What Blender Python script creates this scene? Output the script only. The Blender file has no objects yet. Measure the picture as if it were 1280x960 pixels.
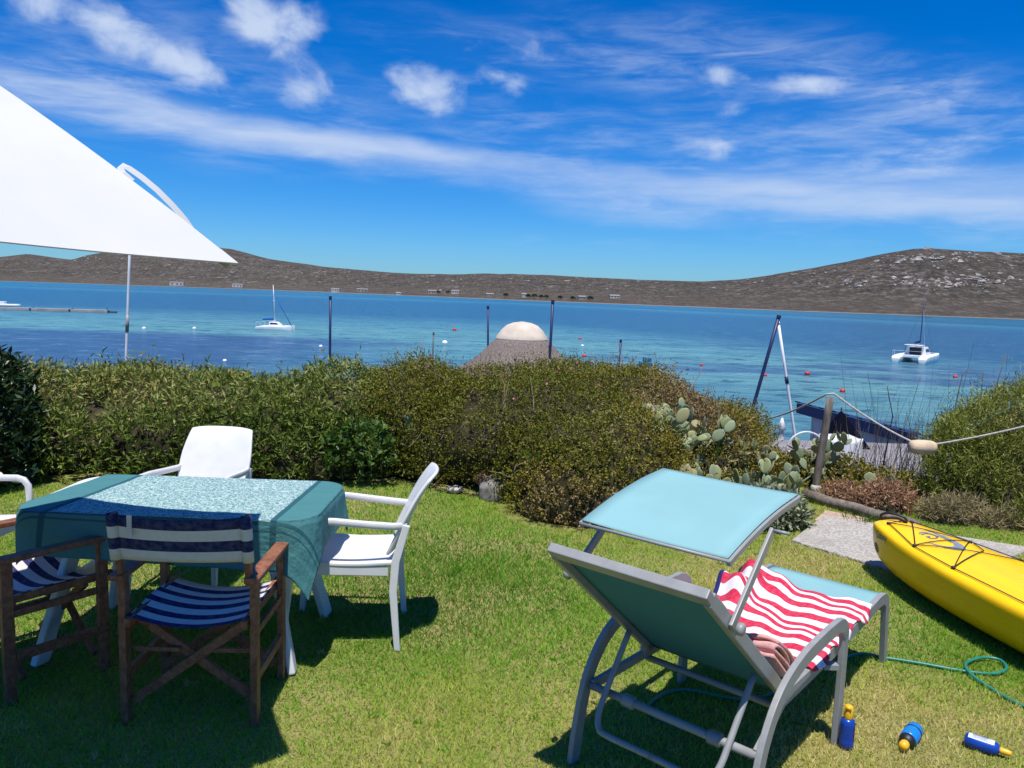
import bpy, bmesh, math, random
import numpy as np
from mathutils import Vector, Matrix
from mathutils.bvhtree import BVHTree
from mathutils.geometry import tessellate_polygon

random.seed(7)
RNG = np.random.default_rng(11)
S = bpy.context.scene
COL = S.collection
PI = math.pi

# ------------------------------------------------------------------ camera
CH, CF = 1.75, 961.0
PITCH, ROLL = math.radians(6.6), math.radians(1.88)
cF = Vector((0, math.cos(PITCH), -math.sin(PITCH)))
cR0, cU0 = Vector((1, 0, 0)), Vector((0, math.sin(PITCH), math.cos(PITCH)))
cR = math.cos(ROLL) * cR0 + math.sin(ROLL) * cU0
cU = math.cos(ROLL) * cU0 - math.sin(ROLL) * cR0
cam = bpy.data.objects.new('camera', bpy.data.cameras.new('camera'))
COL.objects.link(cam)
mw = Matrix.Identity(4)
for i in range(3):
    mw[i][0], mw[i][1], mw[i][2] = cR[i], cU[i], -cF[i]
mw[2][3] = CH
cam.matrix_world = mw
cam.data.sensor_width = 36
cam.data.lens = CF / 1280 * 36
cam.data.clip_start, cam.data.clip_end = 0.05, 30000
S.camera = cam


def ray(x, y):
    return cF + cR * ((x - 640) / CF) - cU * ((y - 480) / CF)


def gz(x, y, z=0.0):
    v = ray(x, y)
    return Vector((0, 0, CH)) + v * ((z - CH) / v.z)


def gd(x, y, d):
    v = ray(x, y)
    return Vector((0, 0, CH)) + v * (d / v.y)


# ------------------------------------------------------------------ world and sun
SUN = Vector((0.01, -0.31, 1.0)).normalized()
S.view_settings.view_transform = 'Standard'
S.view_settings.look = 'None'
S.view_settings.gamma = 1
S.view_settings.use_curve_mapping = False
S.view_settings.exposure = 0.5
sl = bpy.data.lights.new('sun', 'SUN')
sl.energy, sl.angle, sl.color = 4.2, math.radians(0.53), (1.0, 0.95, 0.87)
so = bpy.data.objects.new('sun', sl)
COL.objects.link(so)
so.rotation_euler = (-SUN).to_track_quat('-Z', 'Y').to_euler()

W = bpy.data.worlds.new('World')
S.world = W
W.use_nodes = True
W.cycles.sampling_method = 'MANUAL'
W.cycles.sample_map_resolution = 512
wt = W.node_tree
wt.nodes.clear()


class NT:
    """little node-tree helper"""
    def __init__(s, t): s.t = t

    def n(s, typ, **kw):
        x = s.t.nodes.new(typ)
        for k, v in kw.items():
            setattr(x, k, v)
        return x

    def l(s, a, b): s.t.links.new(a, b)

    def inp(s, sock, v):
        if hasattr(v, 'is_output'):
            s.l(v, sock)
        elif v is not None:
            sock.default_value = v

    def m(s, op, a, b=None, c=None, clamp=False):
        x = s.n('ShaderNodeMath', operation=op, use_clamp=clamp)
        for i, v in enumerate((a, b, c)):
            s.inp(x.inputs[i], v)
        return x.outputs[0]

    def mapr(s, v, a, b, c=0.0, d=1.0, smooth=True):
        x = s.n('ShaderNodeMapRange')
        x.interpolation_type = 'SMOOTHSTEP' if smooth else 'LINEAR'
        s.inp(x.inputs[0], v)
        for i, q in enumerate((a, b, c, d)):
            x.inputs[1 + i].default_value = q
        return x.outputs[0]

    def mapping(s, v, loc=(0, 0, 0), rot=(0, 0, 0), scale=(1, 1, 1), typ='POINT'):
        x = s.n('ShaderNodeMapping', vector_type=typ)
        s.l(v, x.inputs[0])
        x.inputs[1].default_value, x.inputs[2].default_value, x.inputs[3].default_value = loc, rot, scale
        return x.outputs[0]

    def noise(s, v, scale, detail=4, rough=0.55, dist=0.0):
        x = s.n('ShaderNodeTexNoise')
        if v is not None: s.l(v, x.inputs['Vector'])
        x.inputs['Scale'].default_value = scale
        x.inputs['Detail'].default_value = detail
        x.inputs['Roughness'].default_value = rough
        x.inputs['Distortion'].default_value = dist
        return x.outputs[0]

    def mix(s, f, a, b, blend='MIX'):
        x = s.n('ShaderNodeMix', data_type='RGBA', blend_type=blend)
        s.inp(x.inputs[0], f)
        for i, v in ((6, a), (7, b)):
            if isinstance(v, (tuple, list)) and len(v) == 3: v = (*v, 1)
            s.inp(x.inputs[i], v)
        return x.outputs[2]

    def ramp(s, v, stops, interp='LINEAR'):
        x = s.n('ShaderNodeValToRGB')
        s.l(v, x.inputs[0])
        e = x.color_ramp.elements
        x.color_ramp.interpolation = interp
        while len(e) < len(stops): e.new(0.5)
        for i, (p, c) in enumerate(stops):
            e[i].position = p
            e[i].color = (*c, 1) if len(c) == 3 else c
        return x.outputs[0]


w = NT(wt)
sky = w.n('ShaderNodeTexSky', sky_type='NISHITA', sun_disc=False)
sky.sun_elevation = math.asin(SUN.z)
sky.sun_rotation = math.atan2(SUN.x, SUN.y)
sky.altitude = 0
sky.air_density, sky.dust_density, sky.ozone_density = 1.0, 0.3, 2.5
hs = w.n('ShaderNodeHueSaturation')
hs.inputs['Saturation'].default_value = 1.22
hs.inputs['Value'].default_value = 1.0
w.l(sky.outputs[0], hs.inputs['Color'])
tc = w.n('ShaderNodeTexCoord')
sep = w.n('ShaderNodeSeparateXYZ')
w.l(tc.outputs['Generated'], sep.inputs[0])
az = w.m('ARCTAN2', sep.outputs[0], sep.outputs[1])
el = w.m('ARCSINE', sep.outputs[2])
cmb = w.n('ShaderNodeCombineXYZ')
w.l(az, cmb.inputs[0]); w.l(el, cmb.inputs[1])
AE = cmb.outputs[0]
warp = w.n('ShaderNodeTexNoise')
w.l(AE, warp.inputs['Vector'])
warp.inputs['Scale'].default_value = 9
warp.inputs['Detail'].default_value = 4
wv = w.n('ShaderNodeVectorMath', operation='MULTIPLY_ADD')
w.l(warp.outputs['Color'], wv.inputs[0])
wv.inputs[1].default_value = (0.06, 0.025, 0)
w.l(AE, wv.inputs[2])
off = w.n('ShaderNodeVectorMath', operation='SUBTRACT')
w.l(wv.outputs[0], off.inputs[0])
off.inputs[1].default_value = (0.03, 0.0125, 0)
AEW = off.outputs[0]


def blob(px, py, wx, wy, deg, k, soft=1.0):
    v = ray(px, py).normalized()
    loc = (math.atan2(v.x, v.y), math.asin(v.z), 0)
    mp = w.mapping(AEW, loc, (0, 0, math.radians(1.9 - deg)), (wx / CF, wy / CF, 1), 'TEXTURE')
    ln = w.n('ShaderNodeVectorMath', operation='LENGTH')
    w.l(mp, ln.inputs[0])
    return w.mapr(ln.outputs['Value'], 1.0 + 0.25 * soft, 0.15, 0, k)


def addup(lst):
    a = lst[0]
    for b in lst[1:]: a = w.m('ADD', a, b)
    return a


cirrus = addup([blob(*b) for b in (
    (640, 212, 900, 36, 7.5, 0.8), (260, 165, 300, 42, 6, 0.7), (1150, 240, 420, 50, 4, 0.7),
    (150, 120, 300, 40, 8, 0.55), (960, 95, 300, 62, 13, 0.95), (620, 62, 190, 38, 8, 0.6), (900, 190, 110, 42, 18, 0.85),
    (1110, 207, 120, 26, -6, 0.75), (790, 268, 150, 22, 5, 0.55), (100, 40, 330, 80, 14, 0.55), (1160, 125, 120, 42, 14, 0.75),
    (1030, 176, 80, 20, 4, 0.6), (730, 305, 160, 12, 3, 0.35), (1180, 296, 230, 16, 2, 0.45), (440, 120, 300, 60, 12, 0.3), (760, 170, 300, 46, 10, 0.28), (1180, 180, 200, 50, 4, 0.28),
    (660, 160, 130, 40, 18, 0.35), (1260, 190, 110, 40, 0, 0.5), (760, 165, 60, 34, 12, 0.5))])
bands = addup([blob(*b) for b in (
    (760, 228, 760, 22, 6.2, 0.55), (260, 162, 260, 18, 5.0, 0.38), (1180, 244, 360, 36, 4.5, 0.52), (110, 112, 240, 16, 8, 0.36), (620, 196, 240, 12, 7, 0.25), (440, 178, 260, 16, 6, 0.45), (800, 270, 130, 14, 4, 0.4))])
cumulus = addup([blob(*b) for b in (
    (532, 112, 56, 38, 4, 1.0), (626, 106, 46, 26, 6, 0.75), (236, 84, 52, 34, 20, 1.0), (160, 46, 44, 30, 24, 0.7), (350, 26, 58, 44, 18, 1.0),
    (85, 6, 80, 30, 6, 0.85), (388, 114, 36, 44, 70, 0.7), (918, 137, 34, 14, 0, 0.55), (600, 52, 40, 22, 10, 0.48), (664, 62, 40, 22, 10, 0.48), (890, 185, 66, 22, 16, 0.5), (1100, 205, 70, 16, -4, 0.5), (1160, 122, 50, 20, 12, 0.45), (880, 92, 70, 16, 12, 0.48), (985, 108, 80, 16, 12, 0.5), (1070, 110, 60, 14, 10, 0.48), (300, 20, 40, 30, 0, 0.6))])
streak = w.noise(w.mapping(AE, (0.3, 0.1, 0), (0, 0, math.radians(-14)), (5, 26, 1)), 1.0, 8, 0.62, 0.5)
fine = w.noise(w.mapping(AE, (0, 0, 0), (0, 0, math.radians(28)), (10, 55, 1)), 1.0, 7, 0.62, 0.6)
puff = w.noise(w.mapping(AE, (2, 1, 0), (0, 0, 0), (15, 22, 1)), 1.0, 9, 0.56, 0.3)
soft = w.noise(w.mapping(AE, (1, 3, 0), (0, 0, math.radians(-7)), (4, 30, 1)), 1.0, 6, 0.55, 0.3)
cm = w.m('MULTIPLY', cirrus, w.mapr(w.m('ADD', w.m('MULTIPLY', streak, 0.62), w.m('MULTIPLY', fine, 0.5)), 0.46, 0.84, 0.05, 1.0))
cm = w.m('MULTIPLY', cm, 0.72)
bm_ = w.m('MULTIPLY', bands, w.mapr(soft, 0.32, 0.66, 0.5, 1.0))
cm = w.m('SUBTRACT', 1.0, w.m('MULTIPLY', w.m('SUBTRACT', 1.0, cm, clamp=True), w.m('SUBTRACT', 1.0, bm_, clamp=True)), clamp=True)
um = w.mapr(w.m('ADD', w.m('MULTIPLY', cumulus, 0.72), w.m('MULTIPLY', w.m('SUBTRACT', puff, 0.5), 1.9)), 0.16, 1.0, 0, 0.9)
um = w.m('MULTIPLY', um, w.mapr(cumulus, 0.02, 0.5), clamp=True)
cloud = w.m('SUBTRACT', 1.0, w.m('MULTIPLY', w.m('SUBTRACT', 1.0, w.m('MULTIPLY', cm, 0.8)), w.m('SUBTRACT', 1.0, um)), clamp=True)
veil = w.m('MAXIMUM', cloud, w.mapr(el, 0.11, -0.02, 0, 0.05))
tint_ = w.mix(1.0, hs.outputs[0], (0.40, 0.755, 1.24), 'MULTIPLY')
hs2 = w.n('ShaderNodeHueSaturation')
hs2.inputs['Saturation'].default_value = 1.08
w.l(tint_, hs2.inputs['Color'])
skyc = w.mix(veil, hs2.outputs[0], (5.5, 6.5, 8.3))
bg = w.n('ShaderNodeBackground')
bg.inputs['Strength'].default_value = 0.078
w.l(skyc, bg.inputs['Color'])
wo = w.n('ShaderNodeOutputWorld')
w.l(bg.outputs[0], wo.inputs['Surface'])

# ------------------------------------------------------------------ material helpers


def newmat(name):
    m = bpy.data.materials.new(name)
    m.use_nodes = True
    t = m.node_tree
    t.nodes.clear()
    k = NT(t)
    p = k.n('ShaderNodeBsdfPrincipled')
    o = k.n('ShaderNodeOutputMaterial')
    k.l(p.outputs[0], o.inputs['Surface'])
    return m, k, p, o


def bump(k, p, h, strength, dist=0.01):
    b = k.n('ShaderNodeBump')
    b.inputs['Strength'].default_value = strength
    b.inputs['Distance'].default_value = dist
    k.l(h, b.inputs['Height'])
    k.l(b.outputs[0], p.inputs['Normal'])


def translucent(k, p, o, col, f):
    tr = k.n('ShaderNodeBsdfTranslucent')
    k.inp(tr.inputs['Color'], col if hasattr(col, 'is_output') else (*col, 1))
    mx = k.n('ShaderNodeMixShader')
    mx.inputs[0].default_value = f
    k.l(p.outputs[0], mx.inputs[1]); k.l(tr.outputs[0], mx.inputs[2])
    k.l(mx.outputs[0], o.inputs['Surface'])


def simple(name, col, rough=0.5, metal=0.0, spec=0.5, var=0.12, vscale=6.0, bmp=0.0, bscale=80.0, tr=0.0, stretch=(1, 1, 1), coat=0.0):
    m, k, p, o = newmat(name)
    tcn = k.n('ShaderNodeTexCoord').outputs['Object']
    v = k.mapping(tcn, scale=stretch)
    nz = k.noise(v, vscale, 5, 0.6)
    lo = tuple(max(0, c * (1 - var)) for c in col)
    hi = tuple(min(1, c * (1 + var)) for c in col)
    c = k.mix(k.mapr(nz, 0.3, 0.7), lo, hi)
    k.l(c, p.inputs['Base Color'])
    k.l(k.mapr(nz, 0.3, 0.7, max(0.02, rough - 0.06), min(1, rough + 0.06)), p.inputs['Roughness'])
    p.inputs['Metallic'].default_value = metal
    p.inputs['Specular IOR Level'].default_value = spec
    p.inputs['Coat Weight'].default_value = coat
    if bmp: bump(k, p, k.noise(v, bscale, 4, 0.6), bmp, 0.004)
    if tr: translucent(k, p, o, c, tr)
    return m


def leafmat(name, cols, tr=0.25, rough=0.45, spec=0.35):
    """cols: list of (pos, colour) picked by the per-leaf attribute 'tint'"""
    m, k, p, o = newmat(name)
    a = k.n('ShaderNodeAttribute', attribute_name='tint')
    c = k.ramp(a.outputs['Fac'], cols)
    k.l(c, p.inputs['Base Color'])
    p.inputs['Roughness'].default_value = rough
    p.inputs['Specular IOR Level'].default_value = spec
    if tr: translucent(k, p, o, k.mix(1.0, c, (1.0, 1.0, 0.55), 'MULTIPLY'), tr)
    return m


def wood(name, a, b, scale=(60, 60, 5), rough=0.55, bmp=0.4):
    m, k, p, o = newmat(name)
    v = k.mapping(k.n('ShaderNodeTexCoord').outputs['Object'], scale=scale)
    n1 = k.noise(v, 1.0, 6, 0.65, 0.6)
    n2 = k.noise(k.n('ShaderNodeTexCoord').outputs['Object'], 3.0, 3)
    c = k.mix(k.mapr(n1, 0.3, 0.72), a, b)
    c = k.mix(k.mapr(n2, 0.45, 0.7, 0, 0.35), c, tuple(x * 0.6 for x in a))
    k.l(c, p.inputs['Base Color'])
    p.inputs['Roughness'].default_value = rough
    p.inputs['Specular IOR Level'].default_value = 0.3
    bump(k, p, n1, bmp, 0.003)
    return m


def uvstripes(name, a, b, axis, period, duty=0.5, phase=0.0, wob=0.0, edge=None, tr=0.0, weave=600, size=(1, 1)):
    """cloth with stripes counted along one uv axis (uv in metres)"""
    m, k, p, o = newmat(name)
    uv = k.n('ShaderNodeUVMap').outputs[0]
    sp = k.n('ShaderNodeSeparateXYZ')
    k.l(uv, sp.inputs[0])
    q = sp.outputs[axis]
    if wob:
        q = k.m('ADD', q, k.m('MULTIPLY', k.m('SUBTRACT', k.noise(uv, 6, 2), 0.5), wob))
    f = k.m('FRACT', k.m('ADD', k.m('DIVIDE', q, period), phase + 50))
    e = 0.02
    f1 = k.m('MULTIPLY', k.mapr(f, 0.0, e), k.mapr(f, duty, duty + e, 1, 0))
    nz = k.noise(uv, 40, 4)
    c = k.mix(f1, a, b)
    c = k.mix(k.mapr(nz, 0.3, 0.7, 0.0, 0.16), c, tuple(0.5 * x for x in a))
    if edge:
        ec, w0, w1 = edge
        ee = k.m('MAXIMUM', k.mapr(sp.outputs[1 - axis], w0 - .004, w0, 1, 0), k.mapr(sp.outputs[1 - axis], w1, w1 + .004, 0, 1))
        c = k.mix(ee, c, ec)
    k.l(c, p.inputs['Base Color'])
    p.inputs['Roughness'].default_value = 0.85
    p.inputs['Specular IOR Level'].default_value = 0.15
    bump(k, p, k.noise(uv, weave, 2), 0.35, 0.002)
    if tr: translucent(k, p, o, c, tr)
    return m


# ------------------------------------------------------------------ mesh helpers
class MB:
    def __init__(s): s.v, s.f, s.uv = [], [], {}

    def add(s, vs, fs):
        o = len(s.v)
        s.v += [tuple(x) for x in vs]
        s.f += [tuple(i + o for i in f) for f in fs]
        return s

    def box(s, c, d, rot=None):
        M = rot.to_matrix() if hasattr(rot, 'to_matrix') else (rot or Matrix.Identity(3))
        vs = []
        for i in (-1, 1):
            for j in (-1, 1):
                for k in (-1, 1):
                    vs.append(Vector(c) + M @ Vector((i * d[0] / 2, j * d[1] / 2, k * d[2] / 2)))
        return s.add(vs, [(0, 1, 3, 2), (4, 6, 7, 5), (0, 4, 5, 1), (2, 3, 7, 6), (0, 2, 6, 4), (1, 5, 7, 3)])

    def bar(s, a, b, w, h, up=(0, 0, 1)):
        a, b = Vector(a), Vector(b)
        d = b - a
        L = d.length
        d.normalize()
        u = Vector(up)
        if abs(d.dot(u)) > 0.98: u = Vector((0, 1, 0))
        x = d.cross(u).normalized()
        z = x.cross(d).normalized()
        M = Matrix((x, d, z)).transposed()
        return s.box((a + b) / 2, (w, L, h), M)

    def sweep(s, pts, prof, up=(0, 0, 1), close=False, cap=True, scale=None):
        """sweep a closed 2-D profile [(x,z)] along points"""
        P = [Vector(p) for p in pts]
        n, m = len(P), len(prof)
        vs, fs = [], []
        px = None
        for i in range(n):
            if close:
                d = P[(i + 1) % n] - P[i - 1]
            else:
                d = P[min(i + 1, n - 1)] - P[max(i - 1, 0)]
            d.normalize()
            u = Vector(up)
            x = d.cross(u)
            if x.length < 0.15:
                x = px.copy() if px is not None else d.cross(Vector((0.3, 1, 0.1)))
            x.normalize()
            if px is not None and x.dot(px) < 0: x = -x
            px = x
            z = x.cross(d).normalized()
            k = scale[i] if scale else 1
            for (a, b) in prof: vs.append(P[i] + x * a * k + z * b * k)
        for i in range(n if close else n - 1):
            j = (i + 1) % n
            for q in range(m):
                r = (q + 1) % m
                fs.append((i * m + q, i * m + r, j * m + r, j * m + q))
        if cap and not close:
            fs.append(tuple(range(m)))
            fs.append(tuple((n - 1) * m + q for q in reversed(range(m))))
        return s.add(vs, fs)

    def tube(s, pts, r, seg=8, close=False, scale=None, up=(0, 0, 1)):
        return s.sweep(pts, [(r * math.cos(2 * PI * i / seg), r * math.sin(2 * PI * i / seg)) for i in range(seg)], up, close, True, scale)

    def lathe(s, prof, seg=20, M=None, cap=True):
        M = M or Matrix.Identity(4)
        vs, fs = [], []
        for (r, z) in prof:
            for i in range(seg):
                a = 2 * PI * i / seg
                vs.append(M @ Vector((r * math.cos(a), r * math.sin(a), z)))
        for i in range(len(prof) - 1):
            for j in range(seg):
                k = (j + 1) % seg
                fs.append((i * seg + j, i * seg + k, (i + 1) * seg + k, (i + 1) * seg + j))
        if cap:
            fs.append(tuple(reversed(range(seg))))
            fs.append(tuple((len(prof) - 1) * seg + j for j in range(seg)))
        return s.add(vs, fs)

    def ell(s, c, r, nu=12, nv=8, rot=None, fn=None):
        M = rot.to_matrix() if rot is not None else Matrix.Identity(3)
        vs, fs = [], []
        for j in range(nv + 1):
            t = PI * j / nv
            for i in range(nu):
                a = 2 * PI * i / nu
                d = Vector((math.sin(t) * math.cos(a), math.sin(t) * math.sin(a), math.cos(t)))
                k = fn(d) if fn else 1
                vs.append(Vector(c) + M @ Vector((d.x * r[0] * k, d.y * r[1] * k, d.z * r[2] * k)))
        for j in range(nv):
            for i in range(nu):
                k = (i + 1) % nu
                fs.append((j * nu + i, (j + 1) * nu + i, (j + 1) * nu + k, j * nu + k))
        return s.add(vs, fs)

    def sheet(s, fn, nu, nv, uvfn=None):
        o = len(s.v)
        for j in range(nv + 1):
            for i in range(nu + 1):
                a, b = i / nu, j / nv
                s.v.append(tuple(fn(a, b)))
                s.uv[len(s.v) - 1] = uvfn(a, b) if uvfn else (a, b)
        for j in range(nv):
            for i in range(nu):
                q = o + j * (nu + 1) + i
                s.f.append((q, q + 1, q + nu + 2, q + nu + 1))
        return s

    def build(s, name, mat, parent=None, smooth=False, bevel=0.0, solid=0.0, sub=0, loc=None, weld=0.0, merge=False, recalc=True):
        me = bpy.data.meshes.new(name)
        me.from_pydata(s.v, [], s.f)
        if s.uv:
            ul = me.uv_layers.new(name='UVMap')
            for lp in me.loops: ul.data[lp.index].uv = s.uv.get(lp.vertex_index, (0, 0))
        if recalc or merge:
            bm = bmesh.new()
            bm.from_mesh(me)
            if merge: bmesh.ops.remove_doubles(bm, verts=bm.verts, dist=1e-5)
            if recalc: bmesh.ops.recalc_face_normals(bm, faces=bm.faces)
            bm.to_mesh(me)
            bm.free()
        me.materials.append(mat)
        if smooth:
            for p in me.polygons: p.use_smooth = True
        o = bpy.data.objects.new(name, me)
        COL.objects.link(o)
        if parent is not None: o.parent = parent
        if loc is not None: o.location = loc
        if solid:
            q = o.modifiers.new('solid', 'SOLIDIFY')
            q.thickness, q.offset = solid, 0
        if bevel:
            q = o.modifiers.new('bevel', 'BEVEL')
            q.width, q.segments, q.limit_method = bevel, 2, 'ANGLE'
        if sub:
            q = o.modifiers.new('sub', 'SUBSURF')
            q.levels = q.render_levels = sub
        return o


def tag(o, label, cat, group=None, kind=None):
    o['label'], o['category'] = label, cat
    if group: o['group'] = group
    if kind: o['kind'] = kind
    return o


def thing(name, label, cat, loc=(0, 0, 0), rz=0.0, group=None):
    o = bpy.data.objects.new(name, None)
    COL.objects.link(o)
    o.location, o.rotation_euler = loc, (0, 0, rz)
    o.empty_display_size = 0.1
    return tag(o, label, cat, group)


def copy_tree(o, parent=None):
    c = o.copy()
    COL.objects.link(c)
    if parent is not None: c.parent = parent
    for ch in list(o.children): copy_tree(ch, c)
    return c


def structure(o):
    o['kind'] = 'structure'
    return o


def fast_mesh(name, verts, nside, mat, parent=None, tint=None, smooth=False):
    """verts: (n, nside, 3) array of separate faces"""
    n = verts.shape[0]
    me = bpy.data.meshes.new(name)
    me.vertices.add(n * nside)
    me.vertices.foreach_set('co', verts.reshape(-1).astype(np.float32))
    me.loops.add(n * nside)
    me.loops.foreach_set('vertex_index', np.arange(n * nside, dtype=np.int32))
    me.polygons.add(n)
    me.polygons.foreach_set('loop_start', np.arange(0, n * nside, nside, dtype=np.int32))
    try:
        me.polygons.foreach_set('loop_total', np.full(n, nside, dtype=np.int32))
    except Exception:
        pass
    if tint is not None:
        a = me.attributes.new('tint', 'FLOAT', 'FACE')
        a.data.foreach_set('value', tint.astype(np.float32))
    me.update(calc_edges=True)
    me.materials.append(mat)
    o = bpy.data.objects.new(name, me)
    COL.objects.link(o)
    if parent is not None: o.parent = parent
    return o


class SineNoise:
    def __init__(s, seed, freq, n=10):
        r = np.random.default_rng(seed)
        s.k = r.normal(size=(n, 3)) * freq
        s.p = r.uniform(0, 2 * PI, n)

    def __call__(s, P):
        return np.sin(P @ s.k.T + s.p).mean(axis=1) * 2.0


def unit(a): return a / (np.linalg.norm(a, axis=-1, keepdims=True) + 1e-9)


def smoothstep(a, b, x):
    t = np.clip((x - a) / (b - a), 0, 1)
    return t * t * (3 - 2 * t)


def interp(x, pts):
    return np.interp(x, [p[0] for p in pts], [p[1] for p in pts])


# ------------------------------------------------------------------ materials
M = {}
M['white_plastic'] = simple('white_plastic', (0.64, 0.64, 0.635), 0.42, var=0.04, vscale=9)
M['grey_metal'] = simple('grey_metal', (0.265, 0.27, 0.27), 0.42, 0.0, 0.45, var=0.07, vscale=14)
M['dark_metal'] = simple('dark_metal', (0.06, 0.065, 0.075), 0.45, var=0.1)
M['teak'] = wood('teak', (0.16, 0.060, 0.032), (0.33, 0.14, 0.075), (40, 40, 40), 0.5)
M['grey_wood'] = wood('grey_wood', (0.11, 0.09, 0.072), (0.24, 0.205, 0.17), (30, 30, 6), 0.85, 0.8)
M['rope'] = simple('rope', (0.42, 0.40, 0.36), 0.9, var=0.25, vscale=60, bmp=0.8, bscale=120)
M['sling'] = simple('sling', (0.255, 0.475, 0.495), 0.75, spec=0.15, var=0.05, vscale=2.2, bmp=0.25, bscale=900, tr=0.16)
M['back_sling'] = simple('back_sling', (0.05, 0.185, 0.25), 0.8, spec=0.1, var=0.03, vscale=3, bmp=0.25, bscale=900, tr=0.0)  # darker copy of the sling colour, with the rear side's shade put in
M['parasol'] = simple('parasol', (0.56, 0.56, 0.565), 0.85, spec=0.1, var=0.035, vscale=2.5, bmp=0.25, bscale=9, tr=0.04)
M['kayak'] = simple('kayak', (0.95, 0.55, 0.0), 0.30, spec=0.45, var=0.05, vscale=5, bmp=0.12, bscale=90, stretch=(3, 0.5, 3))
M['black'] = simple('black', (0.012, 0.012, 0.014), 0.5, var=0.1)
M['navy_print'] = simple('navy_print', (0.09, 0.12, 0.20), 0.5, var=0.1)
M['blue_bottle'] = simple('blue_bottle', (0.006, 0.05, 0.34), 0.28, var=0.04)
M['sky_bottle'] = simple('sky_bottle', (0.01, 0.20, 0.62), 0.3, var=0.04)
M['yellow_cap'] = simple('yellow_cap', (0.78, 0.42, 0.02), 0.35, var=0.04)
M['label_white'] = simple('label_white', (0.62, 0.68, 0.80), 0.4, var=0.1, vscale=60)
M['hose'] = simple('hose', (0.015, 0.20, 0.16), 0.4, var=0.1)
M['navy_paint'] = simple('navy_paint', (0.012, 0.022, 0.085), 0.5, var=0.2, vscale=4)
M['blue_paint'] = simple('blue_paint', (0.02, 0.15, 0.25), 0.55, var=0.25, vscale=8)
M['white_paint'] = simple('white_paint', (0.76, 0.77, 0.78), 0.5, var=0.05)
M['hull_white'] = simple('hull_white', (0.80, 0.80, 0.79), 0.3, var=0.03, vscale=0.6)
M['glass_dark'] = simple('glass_dark', (0.02, 0.025, 0.035), 0.1, var=0.05)
M['tent_cloth'] = simple('tent_cloth', (0.004, 0.005, 0.012), 0.9, spec=0.05, var=0.15)
M['navy_cloth'] = simple('navy_cloth', (0.01, 0.025, 0.12), 0.85, spec=0.1, var=0.15)
M['blue_cloth'] = simple('blue_cloth', (0.01, 0.10, 0.36), 0.85, spec=0.1, var=0.1)
M['red_plastic'] = simple('red_plastic', (0.55, 0.03, 0.03), 0.5, var=0.15)
M['float_foam'] = simple('float_foam', (0.52, 0.40, 0.27), 0.9, var=0.2, vscale=7, bmp=0.6, bscale=60)
M['cement'] = simple('cement', (0.55, 0.47, 0.38), 0.9, var=0.12, vscale=2.5, bmp=0.5, bscale=20)
M['thatch'] = simple('thatch', (0.17, 0.14, 0.125), 0.95, spec=0.1, var=0.5, vscale=5, stretch=(6, 6, 0.6), bmp=1.0, bscale=14)
M['shed_wall'] = simple('shed_wall', (0.58, 0.57, 0.60), 0.7, var=0.08, vscale=2)
M['shed_blue'] = simple('shed_blue', (0.028, 0.048, 0.165), 0.5, var=0.2, vscale=3)
M['stone'] = simple('stone', (0.22, 0.20, 0.18), 0.9, var=0.35, vscale=14, bmp=0.9, bscale=30)
M['pale_stone'] = simple('pale_stone', (0.42, 0.37, 0.31), 0.9, var=0.25, vscale=14, bmp=0.9, bscale=30)
M['pink_cloth'] = simple('pink_cloth', (0.62, 0.33, 0.31), 0.95, spec=0.05, var=0.12, vscale=40, bmp=0.8, bscale=240)
M['deck_grey'] = wood('deck_grey', (0.19, 0.175, 0.18), (0.30, 0.28, 0.29), (2, 14, 8), 0.85)
M['concrete'] = simple('concrete', (0.33, 0.31, 0.29), 0.9, var=0.2, vscale=0.5)
M['house_white'] = simple('house_white', (0.52, 0.50, 0.47), 0.8, var=0.04)
M['house_grey'] = simple('house_grey', (0.34, 0.31, 0.28), 0.8, var=0.06)
M['house_roof'] = simple('house_roof', (0.24, 0.21, 0.19), 0.8, var=0.1)
M['canvas_back'] = uvstripes('canvas_back', (0.66, 0.63, 0.58), (0.012, 0.018, 0.085), 1, 0.0935, 0.5, 0.5, tr=0.1)
M['canvas_seat'] = uvstripes('canvas_seat', (0.66, 0.64, 0.64), (0.012, 0.016, 0.10), 1, 0.088, 0.46, 0.1, tr=0.12)
M['towel'] = uvstripes('towel', (0.80, 0.76, 0.76), (0.56, 0.012, 0.06), 1, 0.100, 0.52, 0.1, 0.06, ((0.02, 0.025, 0.13), 0.03, 2.0), 0.08, 300)
M['twig'] = simple('twig', (0.045, 0.038, 0.022), 0.95, spec=0.1, var=0.5, vscale=9, bmp=1.0, bscale=25)
M['branch'] = simple('branch', (0.26, 0.20, 0.15), 0.95, spec=0.1, var=0.3, vscale=20)
M['dry_stem'] = simple('dry_stem', (0.11, 0.10, 0.085), 0.9, spec=0.1, var=0.4, vscale=3)

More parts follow.
